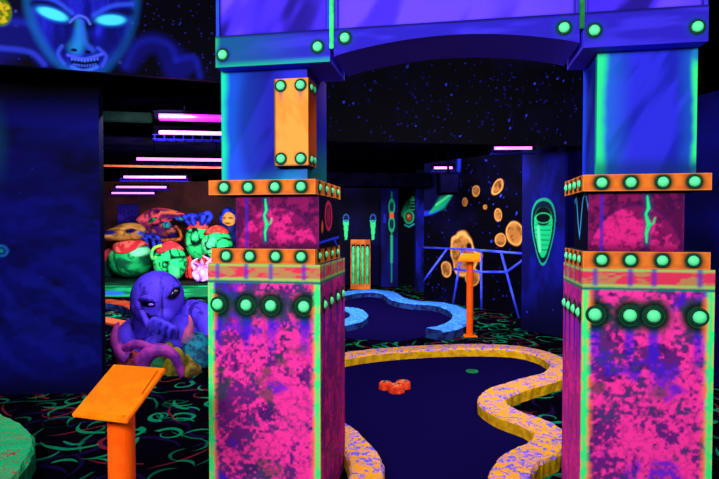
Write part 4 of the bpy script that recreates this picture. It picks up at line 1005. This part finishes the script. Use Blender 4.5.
rock('rock', 192, 376, 362, 9*kr, .12, s(130,104,26), s(70,56,20), 'small low brownish olive boulder at the foot of left pillar', 14, -.24)
rock('rock', 197, 368, 331, 16*kr, .2, s(20,120,140), s(20,60,90), 'teal bumpy boulder touching left pillar', 5, .12, facets=False, sc=14)
rock('rock', 152, 374, 355, 17*kr, .15, s(14,80,60), s(30,110,60), 'dark green low rock under the pink tentacles', 6, -.05)
rock('rock', 129, 372, 350, 17*kr, .17, s(170,50,40), s(90,30,70), 'rust-red low dome rock behind the near orange sign plate', 7, -.12, facets=False, sc=18)
m_tent = mottled('pink_purple_tentacle_paint', s(170,50,150), s(90,30,130), 9, .35, .7, rough=.4)
def tentacle(name, pts, r, lab, cat='tentacle', m=m_tent):
    P = smooth_path([rk(*p) for p in pts], 8); n_ = len(P); o0 = P[0].copy()
    bm = bmesh.new(); tube(bm, [p-o0 for p in P], [r[0]+(r[1]-r[0])*i/(n_-1) for i in range(n_)], 14)
    o_ = obj(name, bm, m, None, o0, smooth=True); tag(o_, lab, cat, 'rockery tentacles and horns'); return o_
tentacle('horn', [(128,357,-.24),(120,352,-.26),(115,340,-.25),(116,328,-.22),(119,322,-.2)], (.085,.008), 'upright curved pink-purple horn at left end of the rockery', 'horn')
tentacle('tentacle', [(120,353,-.24),(132,345,-.28),(144,345,-.3),(153,351,-.32),(148,360,-.3)], (.05,.03), 'pink-purple tentacle arching over the rust-red rock')
tentacle('tentacle', [(142,362,-.35),(150,353,-.38),(162,350,-.38),(173,355,-.36),(179,366,-.34),(182,376,-.32)], (.085,.03), 'thick mauve tentacle arching across the middle of the rockery')
tentacle('horn', [(188,342,.05),(189,332,.04),(191,324,.03),(189,315,.02)], (.075,.008), 'pointed pink-tipped cone standing on teal boulder', 'horn', mottled('pink_teal_cone_paint', s(200,80,130), s(90,80,120), 5))
# ================================================================== LIGHT
def area(name, loc, tgt, size, power, col=(1,.86,1)):
    l = bpy.data.lights.new(name, 'AREA'); l.shape = 'RECTANGLE'; l.size = size[0]; l.size_y = size[1]; l.energy = power; l.color = col
    o_ = bpy.data.objects.new(name, l); C.objects.link(o_); o_.location = loc
    o_.rotation_euler = (Vector(tgt)-Vector(loc)).to_track_quat('-Z','Y').to_euler(); return o_
LC = (.86,.84,1)
area('blacklight_front', (-1.3,-1.3,2.7), (0.2,2.8,1.3), (2.4,.5), 270, LC)
area('blacklight_front', (2.4,-.4,2.9), (1.4,2.6,1.4), (1.6,.4), 45, LC)
area('fill_behind_lintel', (.35,3.35,2.75), (.8,5.5,0), (1.5,.25), 62, LC)  # added fill with no fixture, lights the area beyond the gate
area('blacklight_left', (-3.2,1.6,3.2), (-2.2,4.7,1.5), (1.4,.4), 40, LC)
area('fill_over_turf', (1.9,3.6,2.5), (2.5,9,1.0), (.8,.3), 85, LC)  # added fill hidden by the right pillar, brightens the far mural
area('fill_over_rockery', (-2.0,4.95,2.55), (-1.9,6.3,.4), (.8,.2), 50, LC)  # added fill facing away from the camera, brightens statue and rocks
area('fill_by_platform', (-2.6,7.6,2.1), (-4.2,11.8,.8), (1.6,.3), 400, LC)  # added fill without a fixture, lifts the dark eggs and creatures
area('fill_center_back', (.6,7.0,2.6), (.2,12.5,1.0), (1.6,.3), 200, LC)  # added unseen fill for the alcove and far centre
w = bpy.data.worlds.new('world'); w.use_nodes = True; w.node_tree.nodes['Background'].inputs[0].default_value = (.02,.015,.05,1); w.node_tree.nodes['Background'].inputs[1].default_value = .15
sc_ = bpy.context.scene; sc_.world = w
sc_.view_settings.view_transform = 'Standard'; sc_.view_settings.look = 'None'; sc_.view_settings.exposure = 0.0; sc_.view_settings.gamma = 1.0
